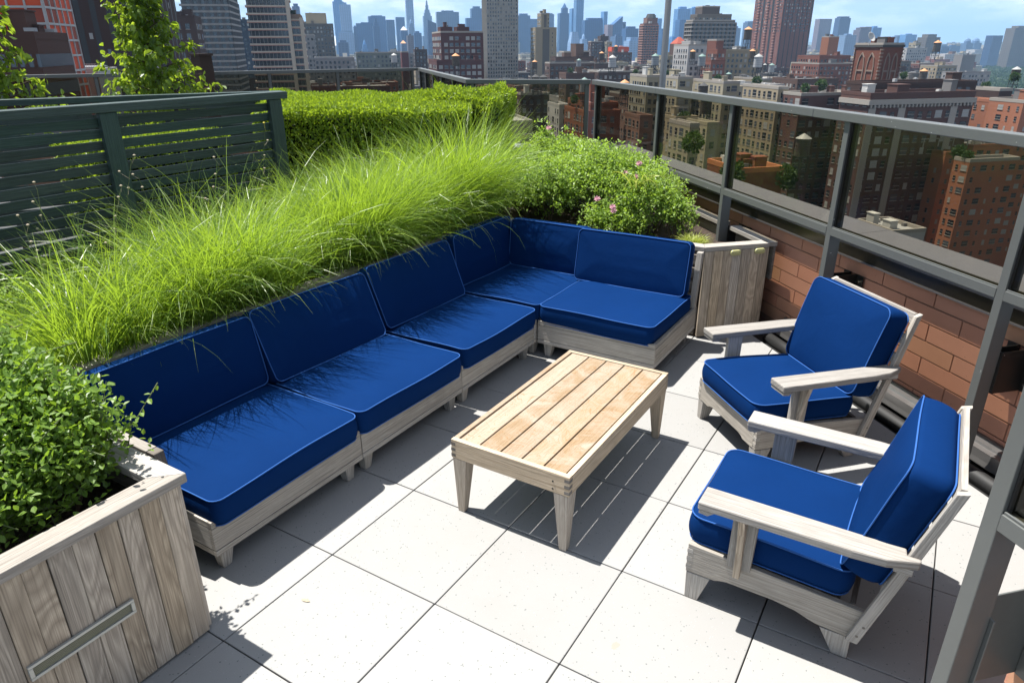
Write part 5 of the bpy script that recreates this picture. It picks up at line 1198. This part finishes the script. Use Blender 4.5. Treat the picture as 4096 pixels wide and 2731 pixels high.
def building(name, label, a0, a1, b0, dep, zt, key, st, group=None):
    global bcount; bcount += 1; sd = bcount; rs = random.Random(sd*13)
    b1 = b0+dep; far = (b0 > 1150) or st in ('far',); cx, cy_ = (a0+a1)/2, (b0+b1)/2
    loc = GM @ Vector((cx, cy_, GZ)); root = thing(name, label, 'building', loc, R(45), group)
    a0, a1, b0l, b1l = a0-cx, a1-cx, b0-cy_, b1-cy_; H = zt-GZ; wm = wallmat(key, far)
    gc = cx-(a1-a0)/2
    fc = [(Vector((a0, b0l, 0)), Vector((1, 0, 0)), Vector((0, -1, 0)), a1-a0)]
    if gc > -5: fc.append((Vector((a0, b1l, 0)), Vector((0, -1, 0)), Vector((-1, 0, 0)), b1-b0))
    if cx+(a1-a0)/2 < 30: fc.append((Vector((a1, b0l, 0)), Vector((0, 1, 0)), Vector((1, 0, 0)), b1-b0))
    zv0 = max(0, H-70)
    if st == 'empire':
        w_ = a1-a0; b_ = MB()
        for (f_, t_) in ((1.45, H-115), (1.0, H-22), (.74, H-8), (.55, H+6), (.34, H+26)): b_.box(-w_/2*f_, w_/2*f_, -w_/2*f_, w_/2*f_, 0, t_, mi=0, L=(0, 0, 1))
        b_.lathe([(w_*.13, H+26), (w_*.10, H+40), (w_*.05, H+48), (.9, H+52), (.5, H+112)], 10); b_.build('wall', wm, root); return root
    if st == 'spire':
        w_ = a1-a0; b_ = MB(); b_.box(a0, a1, b0l, b1l, 0, H-w_*1.4, L=(0, 0, 1)); b_.box(a0*.7, a1*.7, b0l*.7, b1l*.7, 0, H-w_*.7, L=(0, 0, 1)); b_.lathe([(w_*.3, H-w_*.7), (w_*.2, H-w_*.3), (w_*.03, H), (.3, H+w_*.35)], 8); b_.build('wall', wm, root); return root
    if st == 'taper':
        b_ = MB(); w_ = a1-a0
        for k, (s0, s1, z0, z1) in enumerate(((1.25, 1.12, 0, H-60), (1.12, 1.0, H-60, H-28), (1.0, .62, H-28, H))):
            b_.quadbox([(a0*s0, b0l*s0, z0), (a1*s0, b0l*s0, z0), (a1*s0, b1l*s0, z0), (a0*s0, b1l*s0, z0), (a0*s1, b0l*s1, z1), (a1*s1, b0l*s1, z1), (a1*s1, b1l*s1, z1), (a0*s1, b1l*s1, z1)], 0, (0, 0, 1))
        b_.build('wall', wm, root); return root
    b_ = MB(); zl = 0
    if st == 'slant': b_.quadbox([(a0, b0l, 0), (a1, b0l, 0), (a1, b1l, 0), (a0, b1l, 0), (a0, b0l, H), (a1, b0l, H-9), (a1, b1l, H-9), (a0, b1l, H)], 0, (0, 0, 1))
    elif st == 'slantl': b_.quadbox([(a0, b0l, 0), (a1, b0l, 0), (a1, b1l, 0), (a0, b1l, 0), (a0, b0l, H-26), (a1, b0l, H), (a1, b1l, H), (a0, b1l, H-26)], 0, (0, 0, 1))
    else: b_.box(a0, a1, b0l, b1l, 0, H, L=(0, 0, 1))
    b_.build('wall', wm, root)
    w_ = a1-a0
    if st == 'crown': MB().box(a0*.7, a1*.7, b0l*.7, b1l*.7, H, H+10).box(a0*.4, a1*.4, b0l*.4, b1l*.4, H+10, H+20).build('crown', wm, root)
    if st == 'cap': MB().box(a0*.55, a1*.35, b0l*.6, b1l*.6, H, H+18).lathe([(w_*.2, H+18), (w_*.12, H+26), (.5, H+34)], 8, (a0*.1, 0, 0)).build('crown', wm, root)
    if st == 'dome': MB().lathe([(w_*.42, H), (w_*.40, H+8), (w_*.28, H+15), (w_*.08, H+19)], 12).build('dome', wm, root)
    if st in ('pyr', 'pyrO', 'pyrR'):
        hh = w_*.55; c_ = {'pyr': 'trim_white', 'pyrO': 'cone_orange', 'pyrR': 'red_roof'}[st]; b_ = MB()
        b_.quadbox([(a0, b0l, H+.01), (a1, b0l, H+.01), (a1, b1l, H+.01), (a0, b1l, H+.01), (a0*.15, b0l*.15, H+hh), (a1*.15, b0l*.15, H+hh), (a1*.15, b1l*.15, H+hh), (a0*.15, b1l*.15, H+hh)]); b_.build('roof', c_, root)
    if far and rs.random() < .7 and st == 'far':
        k0 = rs.uniform(.3, .8); MB().box(a0*k0, a1*k0, b0l*k0, b1l*k0, H, H+rs.uniform(3, 7)).build('roof_box', wm, root)
    if far: return root
    # roof with parapet and clutter
    if st not in ('pyrR', 'mullion'):
        rm = rs.choice(['roof_dark', 'roof_mid', 'roof_mid', 'roof_light'] if key not in ('whitep', 'cream', 'lgrey') else ['roof_light', 'roof_mid'])
        if 'white roof' in label or 'white flat' in label: rm = 'roof_light'
        MB().box(a0+.4, a1-.4, b0l+.4, b1l-.4, H-.02, H+.03).build('roof', rm, root)
        p_ = MB(); tk, ph = .4, .9
        p_.box(a0-.05, a1+.05, b0l-.05, b0l+tk, H+.001, H+ph); p_.box(a0-.05, a1+.05, b1l-tk, b1l+.05, H+.001, H+ph); p_.box(a0-.05, a0+tk, b0l+tk+.01, b1l-tk-.01, H+.001, H+ph); p_.box(a1-tk, a1+.05, b0l+tk+.01, b1l-tk-.01, H+.001, H+ph)
        p_.build('parapet', 'terracotta' if 'tile edged' in label else rs.choice([wm, wm, 'stone_trim']), root)
        if min(w_, dep) > 6:
            for k in range(rs.randint(1, 3)):
                sx, sy, hh = rs.uniform(1.4, min(5, w_*.3)), rs.uniform(1.4, min(5, dep*.35)), rs.uniform(1.5, 3.6); x = rs.uniform(a0+1, max(a0+1.1, a1-sx-1)); y = rs.uniform(b0l+1, max(b0l+1.1, b1l-sy-1))
                MB().box(x, x+sx, y, y+sy, H+.03, H+hh).box(x-.15, x+sx+.15, y-.15, y+sy+.15, H+hh+.01, H+hh+.2).build('roof_box', rs.choice([wm, wm, 'roof_mid', 'trim_white']), root)
            for k in range(rs.randint(2, 5)):
                x = rs.uniform(a0+1, a1-1); y = rs.uniform(b0l+1, b1l-1); MB().box(x, x+rs.uniform(.5, 1.4), y, y+rs.uniform(.5, 1.4), H+.03, H+rs.uniform(.7, 1.6)).build('vent', rs.choice(['trim_white', 'roof_light', 'roof_mid', 'tank_grey']), root)
    near = b0 < 262 and st in ('grid', 'sills', 'corn') and group is None
    glass = ('window_dark', 'window_mid', 'window_blind')
    if st in ('grid', 'sills', 'corn', 'pairs', 'whitew', 'redtower') and not near:
        mm = ('window_blind', 'window_mid', 'window_dark') if st in ('whitew', 'pairs') else glass
        joined_windows(root, fc, zv0, H-1.2, 3.1 if w_ > 9 else 2.4, 3.3, 1.5 if st != 'whitew' else 2.1, 1.8, mm, .05, sd, b0 < 500, .06 if st != 'redtower' else .25)
    if near:
        n_ = 0; rot = [(0, fc[0])]
        for (o_, d, n, Lg) in fc:
            bw = 3.0 if Lg > 7 else 2.3; k = max(1, int(Lg/bw)); m_ = (Lg-k*bw)/2+bw/2; nf = min(16, int(300/len(fc)/k)); FH = 2.85 if st == 'sills' else 3.25
            ang = math.atan2(n.y, n.x)+math.pi/2
            for i in range(k):
                for j in range(nf):
                    if rs.random() < .07 or n_ >= 295: continue
                    zz = H-(j+1)*FH+.6
                    if zz < 2: continue
                    o = bpy.data.objects.new('window', rs.choice(WM if (i+sd) % 3 else WMW)); COL.objects.link(o); o.parent = root
                    c_ = o_+d*(m_+i*bw)+n*.02; o.location = (c_.x, c_.y, zz); o.rotation_euler = (0, 0, ang); n_ += 1
                    if st == 'sills': o.scale = ((.62, 1, .72), (.85, 1, .72), (.5, 1, .66))[i % 3]
    if st == 'corn':
        MB().box(a0-.5, a1+.3, b0l-.6, b0l-.055, H-2.2, H-.9).box(a0-.5, a0-.055, b0l-.054, b1l, H-2.2, H-.9).build('cornice', 'stone_trim', root)
        for x in np.arange(a0+.3, a1, 1.1): 
            pass
        db = MB()
        for x in np.arange(a0+.3, a1, 1.2): db.box(x, x+.5, b0l-.5, b0l-.056, H-3.0, H-2.21)
        o = db.build('cornice_brackets', 'stone_trim', root); o['kind'] = 'stuff'
        for fr_ in (.0, .28, .78):
            MB().box(a0+w_*fr_+.1, a0+w_*(fr_+.05)+.6, b0l-.18, b0l-.056, 5, H-3.1).build('stone_pier', 'stone_trim', root)
    if st == 'gothic':
        pts = []
        for (o_, d, n, Lg) in fc[:2]:
            for c0_ in (.32, .68):
                b_ = MB(); aw = Lg*.12; ctr = o_+d*(Lg*c0_); zb, zs, za = H-17.5, H-6.5, H-2.3
                for s_ in (-1, 1):
                    b_.beam(ctr+d*aw*s_+n*.12+Vector((0, 0, zb)), ctr+d*aw*s_+n*.12+Vector((0, 0, zs)), .38, .3, n)
                    b_.beam(ctr+d*aw*s_+n*.12+Vector((0, 0, zs)), ctr+d*aw*.72*s_+n*.12+Vector((0, 0, (zs+za)/2+.6)), .38, .3, n); b_.beam(ctr+d*aw*.72*s_+n*.12+Vector((0, 0, (zs+za)/2+.6)), ctr+n*.12+Vector((0, 0, za)), .38, .3, n)
                b_.beam(ctr-d*aw+n*.1+Vector((0, 0, zs-1.4)), ctr+d*aw+n*.1+Vector((0, 0, zs-1.4)), .5, .3, n); b_.beam(ctr-d*aw+n*.1+Vector((0, 0, zb+3)), ctr+d*aw+n*.1+Vector((0, 0, zb+3)), .4, .3, n)
                b_.build('blind_arch', 'arch_stone', root)
            for s_ in (0.02, .98):
                c_ = o_+d*Lg*s_; q_ = MB()
                for z in np.arange(H-18, H-1, 1.1): q_.box(c_.x-.28+n.x*.1, c_.x+.28+n.x*.1, c_.y-.28+n.y*.1, c_.y+.28+n.y*.1, z, z+.5)
                q_.build('quoins', 'arch_stone', root)['kind'] = 'stuff'
        MB().box(a0-.3, a1+.3, b0l-.3, b1l+.3, H-.5, H+.25).build('cornice', 'roof_dark', root)
    if st == 'bands':
        nf = 22
        for j in range(nf):
            z = H-1.6-j*3.05
            if j % 1 == 0:
                b_ = MB(); b_.box(a0-.7, a1+.7, b0l-.7, b1l+.7, z, z+.55, mi=0); b_.box(a0-.72, a1+.72, b0l-.72, b1l+.72, z-.32, z-.005, mi=1); b_.build('balcony_band', ['band_cream', 'band_pink'], root)
        MB().box(a0-.1, a1+.1, b0l-.12, b1l+.1, zv0, H-2).build('glass_front', 'window_dark', root)
        g_ = MB()
        for x in np.arange(a0+.4, a1, 1.6): g_.box(x, x+.14, b0l-.22, b0l-.13, zv0, H-1.7)
        for y in np.arange(b0l+.4, b1l, 1.6): g_.box(a1+.11, a1+.2, y, y+.14, zv0, H-1.7)
        g_.build('mullions', 'balcony_slab', root)['kind'] = 'stuff'
        MB().box(a1-.6, a1+1.0, b0l-1.0, b0l+.6, zv0, H-.5).build('corner_column', 'band_cream', root)
    if st in ('balc', 'balcw', 'balcd'):
        fl = 2.95; nf = int(min(H, 75)/fl)
        for j in range(nf):
            z = H-1.0-j*fl; b_ = MB(); b_.box(a0-.9, a1+.9, b0l-1.0, b1l*.98, z-.95, z); b_.build('balcony', {'balc': 'balcony_slab', 'balcw': 'band_pink', 'balcd': 'balcony_slab'}[st], root)
        MB().box(a0-.06, a1+.06, b0l-.07, b1l, zv0, H-1.2).build('glass_front', 'window_dark', root)
        wmx = MB()
        for x in np.arange(a0+.6, a1, 3.6): wmx.box(x, x+1.6, b0l-.8, b0l-.08, zv0, H-1.3)
        if gc > -5:
            for y in np.arange(b0l+.8, b1l, 3.6): wmx.box(a0-.7, a0-.07, y, y+1.5, zv0, H-1.3)
        else:
            for y in np.arange(b0l+.8, b1l, 3.6): wmx.box(a1+.07, a1+.7, y, y+1.5, zv0, H-1.3)
        wmx.build('wall_piers', wm, root)
    if st == 'crownb':
        MB().lathe([(w_*.52, H), (w_*.36, H+5), (w_*.34, H+5.4), (.5, H+5.6)], 8).build('crown', 'roof_dark', root)
    if st == 'ribs':
        g_ = MB(); n_ = int((a1-a0)/2.1)
        for i in range(n_+1): x = a0+i*(a1-a0)/n_; g_.box(x-.32, x+.32, b0l-.42, b0l-.0, zv0-40, H)
        for y in np.linspace(b0l, b1l, 8): g_.box(a0-.4, a0, y-.3, y+.3, zv0-40, H)
        g_.build('rib', wm, root)
        joined_windows(root, fc, max(0, zv0-40), H-1, (a1-a0)/n_, 2.9, 1.1, 1.55, glass, .05, sd)
    if st == 'strip':
        joined_windows(root, fc[1:], zv0, H-1, 2.6, 3.0, 1.5, 1.6, glass, .05, sd, True)
        MB().box(-w_*.16, w_*.16, b0l-.12, b0l-.001, zv0, H-.5).build('centre_strip', 'city_greyb' if 'city_greyb' in M else 'roof_mid', root)
        joined_windows(root, [(Vector((w_*.26, b0l, 0)), Vector((1, 0, 0)), Vector((0, -1, 0)), 1.5)], zv0, H-2, 1.5, 3.0, .6, 1.3, glass, .05, sd)
    if st == 'slots':
        for x in np.linspace(a0+1.2, a1-1.2, 6): MB().box(x-.55, x+.55, b0l-.05, b0l-.001, 10, H-1).build('window_slot', 'black_steel', root)
        for y in np.linspace(b0l+2, b1l-2, 4): MB().box(a1+.001, a1+.05, y-.55, y+.55, 10, H-1).build('window_slot', 'black_steel', root)
        joined_windows(root, fc, H-50, H-2, 3.0, 3.2, .7, 1.2, ('window_mid', 'window_blind'), .07, sd, False, .86)
    if st == 'ribbon':
        for j in range(10):
            z = H-3.2-j*3.4; b_ = MB(); b_.box(a0-.0, a1+.06, b0l-.06, b1l, z, z+1.5); b_.build('window_band', 'window_mid', root)
            m_ = MB()
            for x in np.arange(a0+.3, a1, 1.0): m_.box(x, x+.45, b0l-.10, b0l-.062, z, z+1.5)
            m_.build('window_pier', wm, root)
    if st == 'mullion':
        for (o_, d, n, Lg) in [fc[0], (Vector((a1, b0l, 0)), Vector((0, 1, 0)), Vector((1, 0, 0)), b1-b0)]:
            k = max(3, int(Lg/2.0)); nf = 12
            for i in range(k+1):
                c_ = o_+d*(Lg*i/k)+n*.1; MB().box(c_.x-.13, c_.x+.13, c_.y-.13, c_.y+.13, 60, H).build('mullion', 'mullion_white', root)
            for j in range(nf):
                z = H-.4-j*2.2
                A_ = o_+n*.12; B2 = o_+d*Lg+n*.12; MB().beam((A_.x, A_.y, z), (B2.x, B2.y, z), .2, .3).build('transom', 'mullion_white', root)
                for i in range(k):
                    c_ = o_+d*(Lg*(i+.5)/k)+n*.03; hw = Lg/k/2-.14; e_ = d*hw
                    q_ = MB(); P_ = [c_-e_, c_+e_, c_+e_+n*.03, c_-e_+n*.03]
                    q_.quadbox([(v.x, v.y, z-2.02) for v in P_]+[(v.x, v.y, z-.17) for v in P_]); q_.build('netting_panel', 'orange_net' if rs.random() < .78 else 'city_redd2' if 'city_redd2' in M else 'red_roof', root)
    if st == 'arcade':
        for x in np.linspace(a0, a1, 4): MB().box(x-.25, x+.25, b0l-.8, b0l-.3, 50, H-1).build('arch_pier', 'stone_trim', root)
        for j in range(6): MB().box(a0-.3, a1+.3, b0l-.9, b0l-.2, H-1.1-j*3.0, H-.5-j*3.0).build('arch_beam', 'stone_trim', root)
    if st == 'rail':
        g_ = MB(); g_.box(a0, a1, b0l-.05, b0l, H+1.6, H+1.7)
        for x in np.linspace(a0, a1, 24): g_.box(x-.03, x+.03, b0l-.05, b0l, H+.9, H+1.6)
        g_.build('roof_railing', 'trim_white', root); MB().box(a0+.5, a1-1, b0l+2, b1l-2, H+.03, H+1.2).build('roof_box', 'tank_grey', root)
    if st == 'arches':
        for k in range(4):
            x = a0+w_*(.3+.17*k); MB().box(x-.9, x+.9, b0l-.06, b0l-.001, H-9, H-3).build('dark_arch', 'black_steel', root)
    if st == 'netted': MB().box(a0-.4, a1+.4, b0l-.4, b1l, H-4, H+.2).build('orange_netting', 'orange_net', root)
    if st == 'redtower':
        q_ = MB()
        for y in (.18, .5, .82):
            yy = b0l+(b1-b0)*y
            for j in range(34): z = H-2-j*2.95; q_.box(a0-1.2, a0, yy-2.2, yy+2.2, z, z+.9)
        q_.build('balconies', 'band_pink', root)['kind'] = 'stuff'
        q_ = MB()
        for y in (.34, .66): yy = b0l+(b1-b0)*y; q_.box(a0-.1, a0-.001, yy-2.0, yy+2.0, H-100, H-1)
        for x in np.linspace(a0+1.5, a1-1.5, 7): q_.box(x-.5, x+.5, b0l-.1, b0l-.001, H-110, H-1)
        q_.build('dark_recess', 'black_steel', root)
    return root
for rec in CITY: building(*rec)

# ---- water towers (a, b, z of base, scale, kind)
tank_protos = {}
def water_tower(label, a, b, z, s_, kind, cone, group='water towers on the roofs beyond the railing'):
    loc = GM @ Vector((a, b, z)); root = thing('water_tower', label, 'water tower', loc, R(45), group)
    key = (kind, cone)
    if key not in tank_protos:
        t_ = MB(); t_.lathe([(1.75, 4.0), (1.82, 4.02), (1.75, 8.1)], 16); 
        bands = MB()
        for zz in (4.4, 5.0, 5.7, 6.5, 7.4): bands.lathe([(1.84, zz), (1.84, zz+.07)], 16)
        c_ = MB(); c_.lathe([(1.95, 8.1), (1.95, 8.2), (.1, 9.4)], 16)
        l_ = MB()
        for x in (-1.2, 1.2):
            for y in (-1.2, 1.2): l_.box(x-.1, x+.1, y-.1, y+.1, 0, 3.9)
        for zz in (.2, 2.0, 3.8):
            for x in (-1.2, 1.2): l_.box(x-.08, x+.08, -1.3, 1.3, zz-.08, zz+.08); l_.box(-1.3, 1.3, x-.08, x+.08, zz-.081, zz+.081)
        for x in (-1.2, 1.2):
            l_.beam((x, -1.2, .2), (x, 1.2, 3.8), .08, .08); l_.beam((-1.2, x, .2), (1.2, x, 3.8), .08, .08)
        l_.box(-1.7, 1.7, -1.7, 1.7, 3.9, 4.0)
        tank_protos[key] = (t_.mesh('tank', [kind]), bands.mesh('tank_bands', ['black_steel']), c_.mesh('tank_roof', [cone]), l_.mesh('steel_frame', ['black_steel']))
    for nm, me in zip(('tank', 'tank_bands', 'tank_roof', 'steel_frame'), tank_protos[key]): inst(nm, me, root)
    root.scale = (s_,)*3; return root
for rec in TANKS: water_tower(*rec)

# ---- smaller roof things
dl = GM @ Vector(DISH); dish = thing('satellite_dish', 'round white satellite dish on top of the arched brick tower', 'dish', dl, R(35))
MB().tube([(0, 0, -.1), (0, 0, 1.2)], .12, 8).build('mast', 'trim_white', dish)
b_ = MB(); b_.lathe([(.2, .0), (1.0, .22), (1.55, .62), (1.6, .66), (1.5, .66), (.9, .30), (.1, .08)], 20); o = b_.build('reflector', 'trim_white', dish, smooth=True); o.rotation_euler = (R(62), 0, R(25)); o.location = (0, 0, 2.2)
ml = Vector((-8.20, 26.9, 0)); mast = thing('roof_mast', 'thin grey mast rising beyond the long railing into the sky', 'pole', (ml.x, ml.y, -30)); MB().tube([(0, 0, 0), (0, 0, 30), (.02, 0, 46)], [.16, .13, .10], 10).build('pole', 'channel_metal', mast, smooth=True)
MB().lathe([(.3, 0), (.3, 3)], 10).build('base', 'roof_mid', mast)
# timber trellis on the stepped house roof
tl_ = GM @ Vector(TRELLIS[:3]); tr_ = thing('roof_trellis', 'bleached timber trellis on the roof of the orange brown stepped house', 'trellis', tl_, R(45))
for k in range(9): MB().beam((k*2.2, 0, 2.4), (k*2.2+3, 9, 2.9), .22, .25).build('rafter', 'cap_board', tr_)
for k in range(3): MB().beam((-1, k*4, 2.2), (21, k*4, 2.2), .25, .25).build('crossbeam', 'cap_board', tr_)
for k in range(5): MB().box(k*5-.12, k*5+.12, -.12, .12, 0, 2.2).build('post', 'cap_board', tr_)
# roof planting on some terraces
def clump(label, a, b, z, r_, seed, h_=1.0, name='roof_shrub', cat='shrub', grp='shrubs growing on the roofs'):
    loc = GM @ Vector((a, b, z)); rt = thing(name, label, cat, loc, 0, grp); rs = np.random.default_rng(seed); n = 380
    v = unit(rs.normal(size=(n, 3))); P = v*np.array([r_, r_, r_*h_])*rs.uniform(.4, 1.0, (n, 1)); P[:, 2] += r_*h_*.8
    L = np.full(n, r_*.42); leaves('foliage', P, unit(v+rs.normal(size=(n, 3))*.5), rs.normal(size=(n, 3))+v, L, L*.7, np.clip(rs.normal(.5, .3, n), 0, 1), 'city_leaf', rt)
    MB().tube([(0, 0, -.2), (0, 0, r_*h_)], .08, 5).build('stem', 'bark', rt)
for rec in SHRUBS: clump(*rec)

# ---- city fabric between the named buildings
used = [(r_[2]-6, r_[3]+6, r_[4]-6, r_[4]+r_[5]+6) for r_ in CITY]
def free(a0, a1, b0, b1): return not any(a0 < u[1] and a1 > u[0] and b0 < u[3] and b1 > u[2] for u in used)
cols = ['brown', 'redd2', 'tan', 'cream', 'greyb', 'redk', 'pinkbr', 'lgrey', 'dbrown2', 'whitep', 'redb']
cn_ = dict(brown='brown brick', redd2='red brown brick', tan='tan', cream='cream', greyb='grey', redk='dark red brick', pinkbr='pinkish brick', lgrey='pale grey', dbrown2='dark brown', whitep='white', redb='bright red brick')
ords = 'first second third fourth fifth sixth seventh eighth ninth tenth eleventh twelfth thirteenth fourteenth fifteenth sixteenth seventeenth eighteenth nineteenth twentieth twenty-first twenty-second twenty-third twenty-fourth twenty-fifth twenty-sixth twenty-seventh twenty-eighth'.split()
rs = random.Random(99); row = 0
for b0 in (120, 165, 205, 250, 300, 345, 390, 435, 485, 535, 590, 650, 715, 790):
    row += 1; a = -b0*.22; k = 0
    while a < b0*1.32+30 and k < 28:
        w_ = rs.uniform(12, 26)*(1+b0/1600); dp = rs.uniform(20, 34)
        zt = -rs.uniform(17, 40)-(14 if b0 < 200 else 0)-(8 if b0 < 140 else 0)
        if b0 > 320: zt = -rs.uniform(13, 34)
        if a+w_ > b0*1.0: zt = min(zt, -.09*b0)
        if free(a, a+w_, b0, b0+dp) and not (b0 > 530 and a+w_ > b0*1.03):
            key = rs.choice(cols)
            building('apartment_house', f'{cn_[key]} apartment house, {ords[k]} from left in the {ords[row-1]} roof row', a, a+w_, b0, dp, zt, key, 'grid', 'ordinary apartment houses filling the streets'); k += 1
            if rs.random() < .22 and 200 < b0 < 620: water_tower(f'{["dark", "pale"][k % 2]} water tower on the {cn_[key]} house {ords[k-1]} from left, {ords[row-1]} roof row', a+w_*.6, b0+8, zt, rs.uniform(.8, 1.05), ['tank_wood', 'tank_grey'][k % 2], rs.choice(['cone_orange', 'cone_green', 'cone_grey']))
        a += w_+rs.uniform(1, 9)*(1+b0/900)
# distant rooftops as one mass
far_ = MB(); n = 0
for b0 in np.geomspace(860, 6500, 34):
    a = -b0*.25
    while a < b0*1.5:
        w_ = rs.uniform(18, 46)*(b0/1500)**.6; 
        if not (b0 < 2300 and a > b0*1.0):
            zt = GZ+rs.uniform(18, 62)
            if rs.random() < .12 and b0 > 2400: zt += rs.uniform(5, 40)
            P = [GM @ Vector(p_) for p_ in ((a, b0, GZ), (a+w_, b0, GZ), (a+w_, b0+40, GZ), (a, b0+40, GZ), (a, b0, zt), (a+w_, b0, zt), (a+w_, b0+40, zt), (a, b0+40, zt))]
            far_.quadbox(P, rs.randrange(7), (0, 0, 1)); n += 1
            if rs.random() < .6:
                x = a+w_*rs.uniform(.1, .6); P = [GM @ Vector(p_) for p_ in ((x, b0+5, zt), (x+w_*.25, b0+5, zt), (x+w_*.25, b0+15, zt), (x, b0+15, zt), (x, b0+5, zt+5), (x+w_*.25, b0+5, zt+5), (x+w_*.25, b0+15, zt+5), (x, b0+15, zt+5))]
                far_.quadbox(P, rs.randrange(7), (0, 0, 1))
        a += w_*rs.uniform(1.02, 1.4)
fo = far_.build('distant_rooftops', [wallmat(k_, True) for k_ in ('brown', 'tan', 'lgrey', 'redd2', 'greyb', 'cream', 'whitep')]); tag(fo, 'hazy mass of rooftops running to the horizon', 'city', kind='stuff')

# ---- park, street trees, ground, hills
def tree_mass(name, label, cells, seed, r_=9, n_=60000, lf=1.6, cat='trees'):
    rs_ = np.random.default_rng(seed); c_ = np.array(cells); i = rs_.integers(0, len(c_), n_); v = unit(rs_.normal(size=(n_, 3))); v[:, 2] = np.abs(v[:, 2])
    P = c_[i][:, :3]+v*(c_[i][:, 3:4])*np.array([1, 1, .8])*rs_.uniform(.85, 1.05, (n_, 1)); L = rs_.uniform(.7, 1.3, n_)*lf
    o = leaves(name, P, unit(v+rs_.normal(size=(n_, 3))*.7), v+rs_.normal(size=(n_, 3))*.4, L, L*.8, np.clip(rs_.normal(.5, .25, n_), 0, 1), 'city_leaf'); tag(o, label, cat, kind='stuff'); return o
cells = []
for k in range(420):
    b = rs.uniform(880, 1900); a = b*rs.uniform(1.025, 1.17); p_ = GM @ Vector((a, b, GZ+rs.uniform(9, 14))); cells.append((p_.x, p_.y, p_.z, rs.uniform(7, 12)))
tree_mass('park_trees', 'dense green park trees at the right edge below the skyline', cells, 3, n_=80000, lf=3.2)
cells = []
for k in range(60):
    b = rs.uniform(95, 380); a = b*rs.choice([.35, .75, 1.05, 1.2])+rs.uniform(-14, 14); p_ = GM @ Vector((a, b, GZ+rs.uniform(8, 12))); cells.append((p_.x, p_.y, p_.z, rs.uniform(4, 6)))
tree_mass('street_trees', 'dark green street trees far below between the houses', cells, 4, n_=24000, lf=1.5)
for k, (a, b, z, lab) in enumerate(((186, 120, -66, 'big green street tree deep down behind the right glass pane'), (112, 150, -60, 'street tree crown between the low houses behind the middle glass'))):
    p_ = GM @ Vector((a, b, GZ)); st_ = thing('street_tree', lab, 'tree', p_); rs_ = np.random.default_rng(50+k); n = 3500; v = unit(rs_.normal(size=(n, 3)))
    cc = rs_.normal(size=(14, 3))*np.array([4, 4, 2.5]); i = rs_.integers(0, 14, n); P = cc[i]+v*2.6*rs_.uniform(.7, 1.05, (n, 1))+np.array([0, 0, z-GZ]); L = np.full(n, .9)
    leaves('crown', P, unit(v+rs_.normal(size=(n, 3))*.6), v+rs_.normal(size=(n, 3))*.4, L, L*.7, np.clip(rs_.normal(.5, .3, n), 0, 1), 'city_leaf', st_)
    MB().tube([(0, 0, 0), (.3, .2, (z-GZ)*.6), (0, 0, z-GZ)], [.5, .4, .2], 8).build('trunk', 'bark', st_)
mat('street', (.06, .06, .062), .9); mat('hill', (.05, .08, .04), .9)
b_ = MB(); b_.box(-24000, 24000, -24000, 24000, GZ-.9, GZ-.02); tag(b_.build('ground', 'street'), kind='structure')
hb = MB()
for k in range(60):
    a = -9000+k*420; hgt = 40+50*abs(math.sin(k*.7))+30*abs(math.sin(k*1.9)); hgt2 = 40+50*abs(math.sin((k+1)*.7))+30*abs(math.sin((k+1)*1.9))
    P = [GM @ Vector(p_) for p_ in ((a, 9800, GZ), (a+420, 9800, GZ), (a+420, 11000, GZ), (a, 11000, GZ), (a, 10400, GZ+hgt), (a+420, 10400, GZ+hgt2), (a+420, 10600, GZ+hgt2), (a, 10600, GZ+hgt))]
    hb.quadbox(P)
tag(hb.build('hills', 'hill'), kind='structure')

# ---- haze
hz = MB(); hz.box(-26000, 26000, -26000, 26000, GZ-2, 420.0); ho = hz.build('haze', 'roof_mid'); ho.data.materials.clear()
hm = bpy.data.materials.new('haze_air'); hm.use_nodes = True; t = hm.node_tree; t.nodes.clear()
pv = t.nodes.new('ShaderNodeVolumePrincipled'); pv.inputs['Color'].default_value = (.42, .68, 1.0, 1); pv.inputs['Density'].default_value = HAZE; pv.inputs['Anisotropy'].default_value = 0.0
oo = t.nodes.new('ShaderNodeOutputMaterial'); t.links.new(pv.outputs[0], oo.inputs['Volume']); ho.data.materials.append(hm); ho['kind'] = 'stuff'; ho.display_type = 'WIRE'
